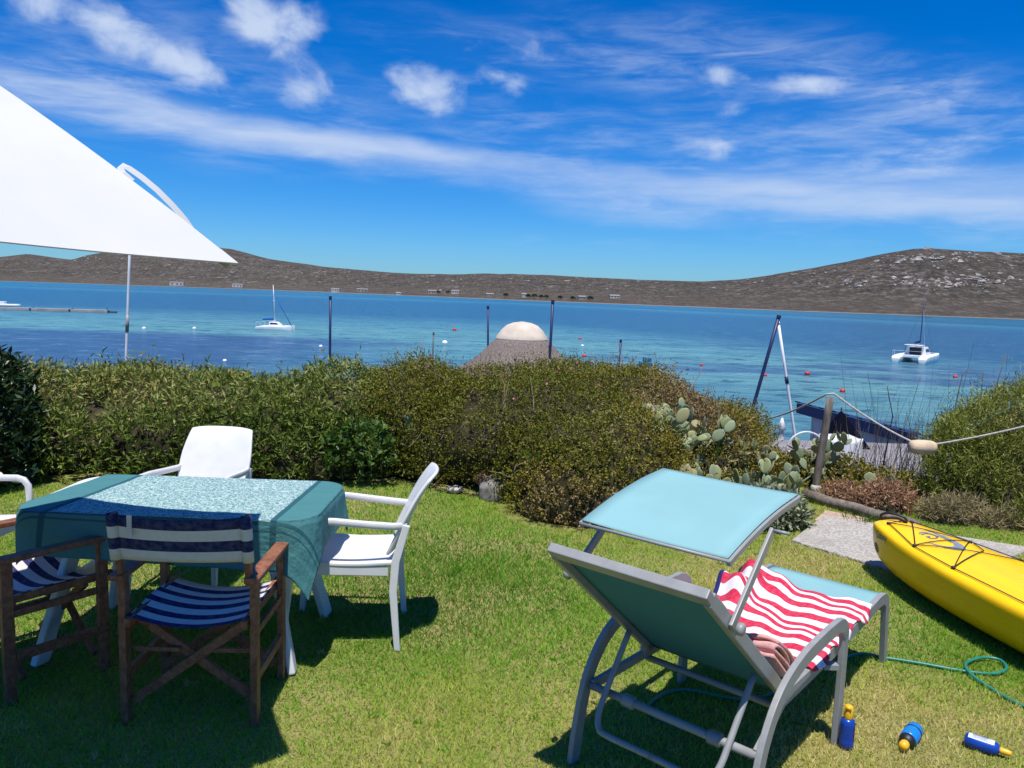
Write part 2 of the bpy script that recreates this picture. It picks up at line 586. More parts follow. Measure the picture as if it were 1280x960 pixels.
# table cloth: paisley panel, dark border lines, teal hem (uv in metres on the cloth)
m, k, p, o = newmat('table_cloth')
uv = k.n('ShaderNodeUVMap').outputs[0]
sp = k.n('ShaderNodeSeparateXYZ'); k.l(uv, sp.inputs[0])
ux, uy = sp.outputs[0], sp.outputs[1]
teal, pale, ink = (0.065, 0.20, 0.21), (0.44, 0.56, 0.54), (0.02, 0.085, 0.105)
vo = k.n('ShaderNodeTexVoronoi', feature='DISTANCE_TO_EDGE')
wp = k.n('ShaderNodeVectorMath', operation='MULTIPLY_ADD')
nz = k.n('ShaderNodeTexNoise'); k.l(uv, nz.inputs['Vector']); nz.inputs['Scale'].default_value = 22
k.l(nz.outputs['Color'], wp.inputs[0]); wp.inputs[1].default_value = (0.05, 0.05, 0); k.l(uv, wp.inputs[2])
k.l(wp.outputs[0], vo.inputs['Vector']); vo.inputs['Scale'].default_value = 46
v2 = k.noise(wp.outputs[0], 120, 3, 0.7, 1.2)
pat = k.m('MAXIMUM', k.mapr(vo.outputs['Distance'], 0.10, 0.03), k.mapr(v2, 0.50, 0.58))
panel = k.mix(pat, (0.065, 0.21, 0.225), pale)
inx = k.m('MULTIPLY', k.mapr(ux, 0.195, 0.205), k.mapr(ux, 1.175, 1.185, 1, 0))
iny = k.m('MULTIPLY', k.mapr(uy, 0.215, 0.22), k.mapr(uy, 1.02, 1.03, 1, 0))
c = k.mix(k.m('MULTIPLY', inx, iny), teal, panel)


def bandmask(q, a, b): return k.m('MULTIPLY', k.mapr(q, a - .003, a), k.mapr(q, b, b + .003, 1, 0))


ln = k.m('MAXIMUM', bandmask(ux, 0.175, 0.20), bandmask(ux, 1.18, 1.205))
c = k.mix(k.m('MULTIPLY', ln, 0.85), c, ink)
ln2 = k.m('MAXIMUM', bandmask(uy, 0.20, 0.215), bandmask(uy, 0.17, 0.176))
c = k.mix(k.m('MULTIPLY', ln2, 0.8), c, ink)
k.l(c, p.inputs['Base Color'])
p.inputs['Roughness'].default_value = 0.8
p.inputs['Specular IOR Level'].default_value = 0.15
fo = k.noise(k.mapping(uv, rot=(0, 0, 0.5), scale=(2.2, 9, 1)), 1.0, 4, 0.6, 1.0)
bump(k, p, k.m('ADD', k.noise(uv, 9, 5, 0.6), k.m('MULTIPLY', fo, 0.5)), 0.6, 0.03)
translucent(k, p, o, c, 0.08)
M['table_cloth'] = m

# lawn soil
m, k, p, o = newmat('lawn_soil')
ob = k.n('ShaderNodeTexCoord').outputs['Object']
a = k.noise(ob, 0.9, 5, 0.6); b = k.noise(ob, 60, 5, 0.7)
c = k.mix(k.mapr(a, 0.35, 0.65), (0.20, 0.24, 0.045), (0.38, 0.31, 0.13))
c = k.mix(k.mapr(b, 0.4, 0.7, 0, 0.7), c, (0.09, 0.10, 0.03))
k.l(c, p.inputs['Base Color']); p.inputs['Roughness'].default_value = 0.95
p.inputs['Specular IOR Level'].default_value = 0.1
bump(k, p, b, 0.8, 0.02)
M['lawn_soil'] = m

# coast slope
m, k, p, o = newmat('slope_soil')
ob = k.n('ShaderNodeTexCoord').outputs['Object']
a = k.noise(ob, 0.5, 6, 0.65); b = k.noise(ob, 14, 5, 0.7)
c = k.mix(k.mapr(a, 0.35, 0.65), (0.10, 0.105, 0.04), (0.24, 0.20, 0.14))
c = k.mix(k.mapr(b, 0.4, 0.7, 0, 0.6), c, (0.07, 0.065, 0.035))
k.l(c, p.inputs['Base Color']); p.inputs['Roughness'].default_value = 0.95
bump(k, p, b, 0.8, 0.08)
M['slope_soil'] = m

# pebbled slab
m, k, p, o = newmat('slab')
ob = k.n('ShaderNodeTexCoord').outputs['Object']
vo = k.n('ShaderNodeTexVoronoi'); k.l(ob, vo.inputs['Vector']); vo.inputs['Scale'].default_value = 46
a = k.noise(ob, 2.5, 5, 0.6)
c = k.mix(k.mapr(vo.outputs['Distance'], 0.2, 0.75), (0.47, 0.435, 0.385), (0.31, 0.285, 0.25))
c = k.mix(k.mapr(a, 0.45, 0.7, 0, 0.5), c, (0.26, 0.24, 0.20))
k.l(c, p.inputs['Base Color']); p.inputs['Roughness'].default_value = 0.9
bump(k, p, vo.outputs['Distance'], 0.9, 0.01)
M['slab'] = m
M['pink_slab'] = simple('pink_slab', (0.44, 0.31, 0.24), 0.9, var=0.2, vscale=9, bmp=0.6, bscale=60)

# water: sand shallows, seagrass beds and deep channel lie in bands along the shore
m, k, p, o = newmat('water')
ob = k.n('ShaderNodeTexCoord').outputs['Object']
sp = k.n('ShaderNodeSeparateXYZ'); k.l(ob, sp.inputs[0])
wx, wy = sp.outputs[0], sp.outputs[1]
big = k.noise(k.mapping(ob, scale=(0.010, 0.028, 1)), 1.0, 5, 0.6, 0.3)
med = k.noise(k.mapping(ob, loc=(3, 8, 0), scale=(0.035, 0.12, 1)), 1.0, 5, 0.65, 0.3)
yy = k.m('ADD', wy, k.m('MULTIPLY', k.m('SUBTRACT', big, 0.5), k.m('MULTIPLY', wy, 0.22)))
yy = k.m('ADD', yy, k.m('MULTIPLY', k.m('MAXIMUM', wx, 0.0), 1.5))
yl = k.m('MULTIPLY', k.m('LOGARITHM', k.m('MAXIMUM', yy, 10.0), 10.0), 0.25)   # 10 m -> .25, 100 m -> .5, 1000 m -> .75


def lp(d): return math.log10(d) * 0.25


TQ, TQ2, BL, NV, FAR = (0.105, 0.275, 0.285), (0.060, 0.195, 0.255), (0.012, 0.092, 0.185), (0.03, 0.072, 0.185), (0.02, 0.135, 0.21)
c = k.ramp(yl, [(0.30, (0.16, 0.40, 0.38)), (lp(60), TQ), (lp(88), TQ2), (lp(112), TQ), (lp(158), TQ), (lp(200), TQ2), (lp(250), BL), (lp(560), BL),
                (lp(680), (0.018, 0.125, 0.22)), (lp(760), (0.035, 0.20, 0.27)), (lp(850), BL), (lp(1000), FAR), (lp(2500), FAR)])
# seagrass beds: left foreground and a strip on the right
lft = k.mapr(k.m('ADD', wx, k.m('MULTIPLY', k.m('SUBTRACT', big, 0.5), 60.0)), -6.0, -34.0)
lft = k.m('MULTIPLY', lft, k.m('MULTIPLY', k.mapr(yy, 128, 116), k.mapr(yy, 40, 60)))
rgt = k.m('MULTIPLY', k.mapr(k.m('ADD', wy, k.m('MULTIPLY', k.m('SUBTRACT', med, 0.5), 34.0)), 76, 86), k.mapr(wy, 112, 100))
rgt = k.m('MULTIPLY', rgt, k.m('MULTIPLY', k.mapr(wx, -5.0, 12.0), k.mapr(med, 0.36, 0.52)))
c = k.mix(k.m('MULTIPLY', lft, 0.95), c, NV)
c = k.mix(k.m('MULTIPLY', rgt, 0.72), c, NV)
c = k.mix(k.mapr(med, 0.44, 0.66, 0, 0.30), c, BL)
rp = k.noise(k.mapping(ob, rot=(0, 0, 0.12), scale=(0.45, 1.5, 1)), 1.0, 6, 0.62, 0.4)
rp2 = k.noise(k.mapping(ob, loc=(9, 4, 0), rot=(0, 0, -0.05), scale=(0.10, 0.42, 1)), 1.0, 5, 0.6, 0.4)
c = k.mix(k.mapr(rp2, 0.5, 0.72, 0, 0.22), c, (0.008, 0.07, 0.17))  # ripple noises from here on paint wave shading and reflection into the colour
rp3 = k.noise(k.mapping(ob, loc=(5, 2, 0), rot=(0, 0, 0.10), scale=(0.26, 0.40, 1)), 1.0, 5, 0.7, 0.5)
rp4 = k.noise(k.mapping(ob, loc=(1, 7, 0), rot=(0, 0, -0.06), scale=(0.07, 0.13, 1)), 1.0, 5, 0.7, 0.5)
near = k.mapr(wy, 420, 70, 0.25, 1)
c = k.mix(k.m('MULTIPLY', near, k.mapr(rp3, 0.53, 0.63, 0, 0.85)), c, (0.012, 0.06, 0.125))
c = k.mix(k.m('MULTIPLY', near, k.mapr(rp3, 0.46, 0.36, 0, 0.28)), c, (0.22, 0.40, 0.46))
c = k.mix(k.mapr(rp4, 0.53, 0.66, 0, 0.42), c, (0.012, 0.07, 0.15))
k.l(c, p.inputs['Base Color'])
p.inputs['Roughness'].default_value = 0.22
p.inputs['IOR'].default_value = 1.33
p.inputs['Specular IOR Level'].default_value = 0.30
bump(k, p, k.m('ADD', rp, k.m('MULTIPLY', rp2, 2.0)), 1.0, 0.55)
M['water'] = m

# hills: heath with granite outcrops
m, k, p, o = newmat('hill')
ob = k.n('ShaderNodeTexCoord').outputs['Object']
sp = k.n('ShaderNodeSeparateXYZ'); k.l(ob, sp.inputs[0])
hx, hz = sp.outputs[0], sp.outputs[2]
a = k.noise(ob, 0.012, 6, 0.65); b = k.noise(ob, 0.045, 8, 0.78); d = k.noise(k.mapping(ob, scale=(1, 0.45, 1)), 0.028, 7, 0.68, 0.2)
c = k.mix(k.mapr(a, 0.35, 0.65), (0.125, 0.107, 0.096), (0.195, 0.166, 0.146))
c = k.mix(k.mapr(b, 0.38, 0.58, 0.85, 0), c, (0.050, 0.047, 0.046))
sp4 = k.noise(k.mapping(ob, scale=(1, 0.35, 1)), 0.17, 4, 0.75)
c = k.mix(k.mapr(sp4, 0.46, 0.56, 0.8, 0), c, (0.058, 0.054, 0.045))
c = k.mix(k.mapr(sp4, 0.60, 0.68, 0, 0.5), c, (0.22, 0.195, 0.17))
low = k.mapr(hz, 24, 0, 0, 0.30)
c = k.mix(low, c, (0.14, 0.116, 0.095))
rk = k.mapr(d, 0.555, 0.63)
e = k.noise(k.mapping(ob, scale=(1, 0.5, 1.6)), 0.075, 4, 0.7)
rk = k.m('MAXIMUM', rk, k.mapr(e, 0.60, 0.68, 0, 0.8))
big = k.noise(ob, 0.0042, 3, 0.5)
rk = k.m('MULTIPLY', rk, k.mapr(big, 0.38, 0.56, 0.4, 1))
rk = k.m('MULTIPLY', rk, k.mapr(hz, 8, 30, 0.25, 1))
c = k.mix(rk, c, k.mix(k.mapr(b, 0.35, 0.65), (0.20, 0.185, 0.165), (0.36, 0.33, 0.29)))
c = k.mix(k.mapr(hz, -5.2, -6.0, 0, 0.7), c, (0.36, 0.31, 0.25))
k.l(c, p.inputs['Base Color']); p.inputs['Roughness'].default_value = 1.0
p.inputs['Specular IOR Level'].default_value = 0.0
bump(k, p, k.m('ADD', k.m('ADD', b, k.m('MULTIPLY', d, 2.0)), rk), 1.0, 7.0)
M['hill'] = m

# leaves
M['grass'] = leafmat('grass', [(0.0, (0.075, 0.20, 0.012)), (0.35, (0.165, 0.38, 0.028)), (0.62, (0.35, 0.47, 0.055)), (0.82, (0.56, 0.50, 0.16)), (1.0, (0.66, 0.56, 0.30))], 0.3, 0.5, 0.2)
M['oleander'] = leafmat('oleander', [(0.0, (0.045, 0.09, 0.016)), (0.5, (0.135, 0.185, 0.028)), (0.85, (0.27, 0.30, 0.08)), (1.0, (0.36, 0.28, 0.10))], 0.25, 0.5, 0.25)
M['dark_leaf'] = leafmat('dark_leaf', [(0.0, (0.012, 0.030, 0.012)), (0.7, (0.028, 0.060, 0.016)), (1.0, (0.07, 0.10, 0.03))], 0.15, 0.35, 0.4)
M['olive_leaf'] = leafmat('olive_leaf', [(0.0, (0.065, 0.09, 0.010)), (0.45, (0.165, 0.165, 0.015)), (0.75, (0.25, 0.20, 0.03)), (0.93, (0.27, 0.20, 0.065)), (1.0, (0.27, 0.185, 0.10))], 0.2, 0.5, 0.25)
M['fresh_leaf'] = leafmat('fresh_leaf', [(0.0, (0.05, 0.11, 0.02)), (1.0, (0.13, 0.21, 0.04))], 0.25, 0.45)
M['cactus'] = leafmat('cactus', [(0.0, (0.13, 0.175, 0.10)), (0.6, (0.25, 0.295, 0.17)), (0.85, (0.30, 0.33, 0.14)), (1.0, (0.29, 0.25, 0.13))], 0.0, 0.55, 0.3)
M['succulent'] = leafmat('succulent', [(0.0, (0.075, 0.105, 0.014)), (0.5, (0.20, 0.225, 0.03)), (0.85, (0.32, 0.32, 0.08)), (1.0, (0.30, 0.22, 0.10))], 0.2, 0.45, 0.3)
M['rust'] = leafmat('rust', [(0.0, (0.17, 0.09, 0.05)), (0.6, (0.40, 0.22, 0.13)), (1.0, (0.50, 0.36, 0.24))], 0.15, 0.8, 0.1)
M['straw'] = leafmat('straw', [(0.0, (0.16, 0.13, 0.08)), (0.6, (0.34, 0.27, 0.15)), (1.0, (0.26, 0.27, 0.09))], 0.15, 0.8, 0.1)
M['pink_flower'] = leafmat('pink_flower', [(0.0, (0.34, 0.13, 0.14)), (1.0, (0.44, 0.22, 0.21))], 0.2, 0.6)

# ------------------------------------------------------------------ setting: ground, water, hills
WATER_Z = -6.25


def ground_z(x, y):
    return float(interp(y, [(-60, 0), (7.7, 0), (9.0, -0.5), (10.5, -1.0), (14, -1.9), (20, -3.2), (30, -5.4), (36, -6.5), (60, -9)]))


mb = MB()
ys = [-40, -10, 0, 1, 2, 3, 4, 5, 6, 6.8, 7.4]
xs = np.linspace(-40, 40, 41)
mb.add([(x, y, 0) for y in ys for x in xs], [(j * 41 + i, j * 41 + i + 1, (j + 1) * 41 + i + 1, (j + 1) * 41 + i) for j in range(len(ys) - 1) for i in range(40)])
structure(mb.build('lawn', M['lawn_soil']))

mb = MB()
ys = [7.4, 7.7, 8.2, 9, 9.8, 10.5, 12, 14, 16, 18, 20, 23, 26, 30, 33, 36, 45, 60]
xs = np.linspace(-90, 90, 91)
rr = np.random.default_rng(5)
mb.add([(x, y, ground_z(x, y) + (0 if y < 8 else rr.normal() * 0.08)) for y in ys for x in xs],
       [(j * 91 + i, j * 91 + i + 1, (j + 1) * 91 + i + 1, (j + 1) * 91 + i) for j in range(len(ys) - 1) for i in range(90)])
structure(mb.build('coast_slope', M['slope_soil'], smooth=True))

mb = MB()
mb.add([(-6000, 30, WATER_Z), (6000, 30, WATER_Z), (6000, 9000, WATER_Z), (-6000, 9000, WATER_Z)], [(0, 1, 2, 3)])
structure(mb.build('water', M['water']))

# hills: distance to the far shore and height of the ridge by bearing
ridge = [(-700, 345), (-420, 335), (-200, 328), (-60, 325), (0, 321), (35, 317.5), (62, 321), (90, 324.5), (108, 319), (130, 315), (160, 315), (200, 312), (250, 308), (290, 311), (318, 319), (345, 325), (400, 333), (480, 340), (560, 343),
         (640, 342), (700, 345), (800, 349.5), (880, 351), (925, 349), (960, 344), (1000, 337), (1050, 327), (1100, 318), (1140, 311.5), (1160, 310.5), (1200, 313), (1280, 317), (1400, 318), (1600, 330), (1900, 352)]
shore = [(-700, 2700), (0, 2600), (300, 2300), (500, 1500), (640, 1150), (800, 1020), (1000, 930), (1280, 930), (1900, 1000)]
NA, NTT = 420, 46
verts = []
sn1, sn2 = SineNoise(3, 0.010, 14), SineNoise(4, 0.035, 14)
pxs = np.linspace(-700, 1900, NA)
prof_t = np.linspace(0, 1, 30).tolist() + np.linspace(1.05, 2.2, NTT - 30).tolist()
grid = np.zeros((NTT, NA, 3))
for i, px in enumerate(pxs):
    v = ray(px, interp(px, ridge))
    v = v / math.hypot(v.x, v.y)
    sh = interp(px, shore)
    depth = interp(px, [(-700, 1400), (500, 1100), (900, 900), (1150, 620), (1900, 700)])
    zr = CH + v.z * (sh + depth)
    for j, t in enumerate(prof_t):
        dd = sh + depth * t
        if t <= 1:
            e = t ** 1.12
            e = 0.35 * e + 0.65 * (3 * e * e - 2 * e ** 3)
            z = WATER_Z - 1.2 + (zr - WATER_Z + 1.2) * e
        else:
            z = zr - (t - 1) * depth * 0.16
        grid[j, i] = (v.x * dd, v.y * dd, z)
P = grid.reshape(-1, 3)
tt = np.repeat(np.array(prof_t), NA)
amp = np.clip(tt, 0, 1) * (1 - np.clip(tt, 0, 1) * 0.72)
zr_ = np.maximum(P[:, 2] - WATER_Z, 0)
P[:, 2] += (sn1(P) * 7 + sn2(P) * 3.0) * amp * np.clip(zr_ / 25, 0, 1)
mb = MB()
mb.add(P.tolist(), [(j * NA + i, j * NA + i + 1, (j + 1) * NA + i + 1, (j + 1) * NA + i) for j in range(NTT - 1) for i in range(NA - 1)])
HILLS = structure(mb.build('hills', M['hill'], smooth=True))
hill_bvh = BVHTree.FromPolygons([Vector(q) for q in P.tolist()], mb.f)


def on_hill(px, py):
    v = ray(px, py).normalized()
    return hill_bvh.ray_cast(Vector((0, 0, CH)), v)[0]


# granite boulders that stand proud of the hillside
rb = np.random.default_rng(21)
bv = MB()
made = 0
clusters = [(1065, 352, 26, 6, 18), (1125, 348, 18, 6, 14), (1155, 358, 12, 6, 12), (1190, 354, 20, 8, 22), (1222, 352, 12, 7, 14), (1108, 330, 14, 6, 10), (1150, 325, 40, 6, 26), (1200, 322, 50, 5, 26), (1258, 346, 18, 9, 16),
            (1160, 311.5, 10, 1.2, 8), (1220, 317, 30, 2, 12), (1030, 338, 30, 5, 12), (985, 346, 30, 4, 14), (940, 353, 14, 3, 8), (890, 361, 14, 2, 6), (1010, 354, 40, 5, 12),
            (520, 349, 90, 5, 30), (640, 350, 90, 6, 30), (760, 354, 70, 5, 24), (420, 344, 60, 6, 24), (330, 336, 30, 6, 14), (120, 322, 26, 4, 16), (700, 362, 100, 4, 16)]
for (cx, cy, sx, sy, n) in clusters:
    for q in range(int(n * (1.5 if cx > 1040 else 1))):
        h = on_hill(cx + rb.normal() * sx * 0.75, cy + rb.normal() * sy * 0.75)
        if h is None: continue
        dist = h.length
        s_ = dist / 961 * min(2.8, 0.4 + rb.exponential(0.6)) * (1.5 if cx > 1040 else 0.8)
        ph = rb.uniform(0, 6, 6)
        bv.ell(h - Vector((0, 0, 0.25 * s_)), (s_ * rb.uniform(0.9, 1.9), s_ * rb.uniform(0.8, 1.3), s_ * rb.uniform(0.5, 0.95)), 8, 6, Matrix.Rotation(rb.uniform(0, 6), 3, 'Z').to_quaternion(),
               lambda d: 1 + 0.25 * math.sin(4 * d.x + ph[0]) + 0.25 * math.sin(5 * d.y + ph[1]) + 0.2 * math.sin(6 * d.z + ph[2]))
        made += 1
M['granite'] = simple('granite', (0.30, 0.275, 0.25), 0.95, spec=0.1, var=0.4, vscale=0.12, bmp=1.0, bscale=0.3)
bo = bv.build('boulders', M['granite'], smooth=False)
tag(bo, 'pale granite boulders scattered over the far hillsides', 'boulders', kind='stuff')

# far houses on the opposite shore
far = [(221, 357.0, 15, 4.5, 'house_white', 'long white house low on the far left shore, left of the sailboat'),
       (297, 359.0, 12, 4.0, 'house_white', 'white shore house just left of the sailboat mast'),
       (419, 365.2, 9, 5.0, 'house_white', 'white waterside house on far shore above the leftmost blue post'),
       (453, 364.5, 13, 3.6, 'house_grey', 'low stone coloured house on the far shore right of the leftmost blue post'),
       (498, 368.6, 6, 3.2, 'house_white', 'tiny white boathouse at the far waterline between two blue posts'),
       (540, 367.0, 10, 4.5, 'house_grey', 'brown gabled house on the far shore above the short grey post'),
       (569, 367.3, 9, 4.8, 'house_white', 'white gabled house on far shore above the red buoy'),
       (612, 370.4, 9, 3.6, 'house_grey', 'grey house on the far shore behind the tall grey post'),
       (655, 371.6, 6, 5.0, 'house_white', 'narrow white house on far shore above the thatched hut'),
       (727, 374.4, 9, 4.5, 'house_grey', 'grey house among trees on far shore right of the tall navy post'),
       (768, 372.6, 12, 3.8, 'house_white', 'white house higher up the far slope, right of the shore trees')]
for (px, py, wpx, hpx, mt, lab) in far:
    h = on_hill(px, py)
    if h is None: continue
    s_ = h.length / 961
    t = thing('shore_house', lab, 'house', h - Vector((0, 0, 0.6)), 0.1 + 0.2 * random.random(), 'houses on the far shore')
    Wd, Hh, Dp = wpx * s_, hpx * s_ * 0.85, 7.0
    MB().box((0, 0, Hh / 2), (Wd, Dp, Hh)).build('wall', M[mt], t)
    MB().add([(-Wd / 2 - .5, -Dp / 2 - .5, Hh), (Wd / 2 + .5, -Dp / 2 - .5, Hh), (Wd / 2 + .5, Dp / 2 + .5, Hh), (-Wd / 2 - .5, Dp / 2 + .5, Hh), (-Wd / 2 - .5, 0, Hh + 2.0), (Wd / 2 + .5, 0, Hh + 2.0)],
             [(0, 1, 5, 4), (2, 3, 4, 5), (0, 4, 3), (1, 2, 5), (0, 3, 2, 1)]).build('roof', M['house_roof'], t)
    for q in (-0.3, 0.05, 0.32): MB().box((q * Wd, -Dp / 2, Hh * 0.5), (Wd * 0.1, 0.12, Hh * 0.4)).build('window', M['glass_dark'], t)

# ------------------------------------------------------------------ foliage generator


def leaf_quads(Pb, D, L, Wd, rng, curl=0.15):
    """diamond leaves from base points along D"""
    n = len(Pb)
    R = rng.normal(size=(n, 3))
    side = unit(np.cross(D, R))
    nor = np.cross(side, D)
    L = L[:, None]; Wd = Wd[:, None]
    mid = Pb + D * L * 0.45 + nor * L * curl * 0.5
    tip = Pb + D * L - nor * L * curl * 0.3
    return np.stack([Pb, mid + side * Wd, tip, mid - side * Wd], axis=1)


def lump_points(lumps, n, rng, amp=0.08, freq=3.0, seed=1, zmin=0.03, low=-0.35):
    lumps = np.array(lumps, float)
    C, R = lumps[:, :3], lumps[:, 3:]
    area = (R[:, 0] * R[:, 1] + R[:, 0] * R[:, 2] + R[:, 1] * R[:, 2])
    out, nrm = [], []
    got = 0
    sn = SineNoise(seed, freq, 12)
    while got < n:
        k = rng.choice(len(lumps), size=n, p=area / area.sum())
        d = unit(rng.normal(size=(n, 3)))
        d[:, 2] = np.where(d[:, 2] < low, -d[:, 2], d[:, 2])
        q = C[k] + R[k] * d
        nn = unit(d / R[k])
        q = q + nn * (sn(q) * amp)[:, None]
        ok = q[:, 2] > zmin
        view = unit(np.array([0.0, 0.0, 1.75]) - q) if abs(C[:, 1]).max() > 1 else nn
        ok &= (nn * view).sum(1) > -0.25
        for i in range(len(lumps)):
            ins = (((q - C[i]) / (R[i] * 0.94)) ** 2).sum(1) < 1
            ok &= ~(ins & (k != i))
        out.append(q[ok]); nrm.append(nn[ok])
        got += ok.sum()
    return np.concatenate(out)[:n], np.concatenate(nrm)[:n]


def sprigs(P, N, rng, per, slen, leafL, leafW, up=0.4, out=0.8, rnd=0.6, spread=0.9, depth=0.1, tintfn=None, jit=0.25):
    n = len(P)
    sd = unit(N * out + np.array([0, 0, up]) + rng.normal(size=(n, 3)) * rnd)
    base = P - N * rng.uniform(0, depth, (n, 1)) - sd * slen * 0.4
    t = (np.arange(per) + 0.5) / per
    B = base[:, None, :] + sd[:, None, :] * (t[None, :, None] * slen)
    D = unit(sd[:, None, :] * 0.75 + unit(rng.normal(size=(n, per, 3))) * spread)
    L = leafL * rng.uniform(0.6, 1.25, (n, per))
    Wd = leafW * rng.uniform(0.7, 1.2, (n, per))
    tn = tintfn(P) if tintfn else np.full(n, 0.5)
    T = np.clip(tn[:, None] + rng.normal(size=(n, per)) * jit, 0, 1)
    q = leaf_quads(B.reshape(-1, 3), D.reshape(-1, 3), L.reshape(-1), Wd.reshape(-1), rng)
    return q, T.reshape(-1)


def core(lumps, k=0.86, seed=2, amp=0.08, freq=3.0):
    sn = SineNoise(seed, freq, 12)
    b = MB()
    for (x, y, z, a, c, h) in lumps:
        m0 = len(b.v)
        b.ell((x, y, z), (a, c, h), 28, 18)
        q = np.array(b.v[m0:])
        d = unit((q - np.array([x, y, z])) / np.array([a, c, h]))
        nn = unit(d / np.array([a, c, h]))
        q2 = np.array([x, y, z]) + d * np.array([a, c, h]) * k + nn * (sn(q) * amp)[:, None]
        q2[:, 2] = np.maximum(q2[:, 2], -0.05)
        b.v[m0:] = [tuple(p_) for p_ in q2]
    return b


def twigs(P, N, rng, n, r, L, mat, parent):
    for i in rng.choice(len(P), n):
        p0 = Vector(P[i] - N[i] * 0.12)
        d = Vector(unit(N[i] * 0.5 + rng.normal(size=3) * 0.8))
        pts = [p0]
        for q in range(4):
            d = (d + Vector(rng.normal(size=3) * 0.25)).normalized()
            pts.append(pts[-1] + d * L / 4 * rng.uniform(0.7, 1.3))
        MB().tube(pts, r, 5, scale=[1, .9, .7, .5, .3]).build('twig', mat, parent, smooth=True)


def bush(name, label, cat, lumps, mat, n, per, slen, leafL, leafW, seed, tintfn=None, group=None, ntw=0, coreK=0.78, twmat='branch', amp=0.08, freq=3.0, shoots=0, gaps=(), **kw):
    rng = np.random.default_rng(seed)
    t = thing(name, label, cat, (lumps[0][0], lumps[0][1], 0), 0, group)
    off = np.array([lumps[0][0], lumps[0][1], 0.0])
    P, N = lump_points(lumps, n, rng, amp, freq, seed)
    for (gx, gy, gz0, gr) in gaps:
        dd = np.sqrt((((P - np.array([gx, gy, gz0])) / np.array([gr, gr, gr * 1.3])) ** 2).sum(1))
        keep = dd + rng.normal(size=len(P)) * 0.18 > 1
        P, N = P[keep], N[keep]
    q, T = sprigs(P, N, rng, per, slen, leafL, leafW, tintfn=tintfn, **kw)
    if shoots:
        ii = rng.choice(len(P), shoots)
        q2, T2 = sprigs(P[ii], N[ii], rng, per + 4, slen * 2.4, leafL, leafW, tintfn=tintfn, up=1.2, out=0.6, rnd=0.6, spread=0.9, depth=0.02, jit=0.15)
        q, T = np.concatenate([q, q2]), np.concatenate([T, T2])
    fast_mesh('foliage', q - off, 4, mat, t, T)
    cb = core(lumps, coreK, seed, amp, freq)
    cb.v = [(x - off[0], y - off[1], z) for x, y, z in cb.v]
    cb.build('stems', M['twig'], t, smooth=True)
    if ntw:
        P2 = P - off
        twigs(P2, N, rng, ntw, 0.005, 0.38, M[twmat], t)
    return t


# left hedge: long-leaved, light green
hedge_l = [(-3.0, 7.6, 0.2, 2.4, 1.0, 0.64), (-4.9, 7.4, 0.2, 1.7, 1.2, 0.66), (-1.75, 7.75, 0.25, 1.1, 0.95, 0.68), (-3.6, 8.2, 0.25, 2.2, 1.0, 0.58), (-6.6, 7.3, 0.3, 1.8, 1.2, 0.75), (-2.5, 7.35, 0.05, 1.9, 0.75, 0.62)]
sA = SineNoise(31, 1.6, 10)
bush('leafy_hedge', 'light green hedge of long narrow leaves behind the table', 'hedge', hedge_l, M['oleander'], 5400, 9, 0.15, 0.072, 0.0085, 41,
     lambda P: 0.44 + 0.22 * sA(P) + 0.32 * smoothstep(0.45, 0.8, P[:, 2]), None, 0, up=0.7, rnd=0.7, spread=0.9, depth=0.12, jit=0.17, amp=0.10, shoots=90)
# dark shrub in the left corner
bush('dark_shrub', 'dark green shrub cut off by the left edge of the photo', 'shrub', [(-4.65, 6.35, 0.55, 0.62, 0.6, 0.66), (-4.75, 6.3, 0.25, 0.75, 0.6, 0.6)], M['dark_leaf'], 900, 8, 0.15, 0.08, 0.013, 43,
     lambda P: 0.45 + 0 * P[:, 0], None, 0, up=0.6, depth=0.1)

# middle mound: fine-leaved olive and brown
mound = [(0.55, 7.5, 0.32, 1.65, 1.25, 0.76), (-0.75, 8.1, 0.33, 1.3, 1.15, 0.66), (0.75, 6.6, 0.15, 0.95, 0.82, 0.70), (-0.4, 7.6, 0.2, 1.15, 0.85, 0.72), (1.55, 7.4, 0.22, 0.95, 0.95, 0.62), (1.3, 8.15, 0.2, 0.95, 0.8, 0.62), (0.3, 8.4, 0.32, 1.8, 1.0, 0.73), (0.5, 6.2, 0.0, 0.6, 0.6, 0.60)]
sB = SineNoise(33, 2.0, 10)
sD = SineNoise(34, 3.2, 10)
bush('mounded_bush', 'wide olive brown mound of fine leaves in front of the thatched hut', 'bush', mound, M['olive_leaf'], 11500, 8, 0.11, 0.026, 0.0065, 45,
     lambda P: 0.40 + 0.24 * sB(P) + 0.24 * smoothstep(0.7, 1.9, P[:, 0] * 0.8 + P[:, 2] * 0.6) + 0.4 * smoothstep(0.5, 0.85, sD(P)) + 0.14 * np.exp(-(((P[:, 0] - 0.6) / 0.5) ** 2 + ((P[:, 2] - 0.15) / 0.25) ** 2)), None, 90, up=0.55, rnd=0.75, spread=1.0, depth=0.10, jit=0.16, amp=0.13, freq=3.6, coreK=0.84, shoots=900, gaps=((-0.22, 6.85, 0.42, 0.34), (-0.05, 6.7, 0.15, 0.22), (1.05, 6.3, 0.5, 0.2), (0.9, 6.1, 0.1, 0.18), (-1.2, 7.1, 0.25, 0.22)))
bush('rear_shrub', 'small twiggy olive shrub between the mound and the leaning navy pole', 'shrub', [(2.35, 7.9, 0.22, 0.5, 0.5, 0.50), (2.05, 8.2, 0.2, 0.5, 0.4, 0.48)], M['olive_leaf'], 1000, 7, 0.13, 0.028, 0.007, 47,
     lambda P: 0.42 + 0 * P[:, 0], None, 8, up=0.8, rnd=0.8, depth=0.1, amp=0.1)
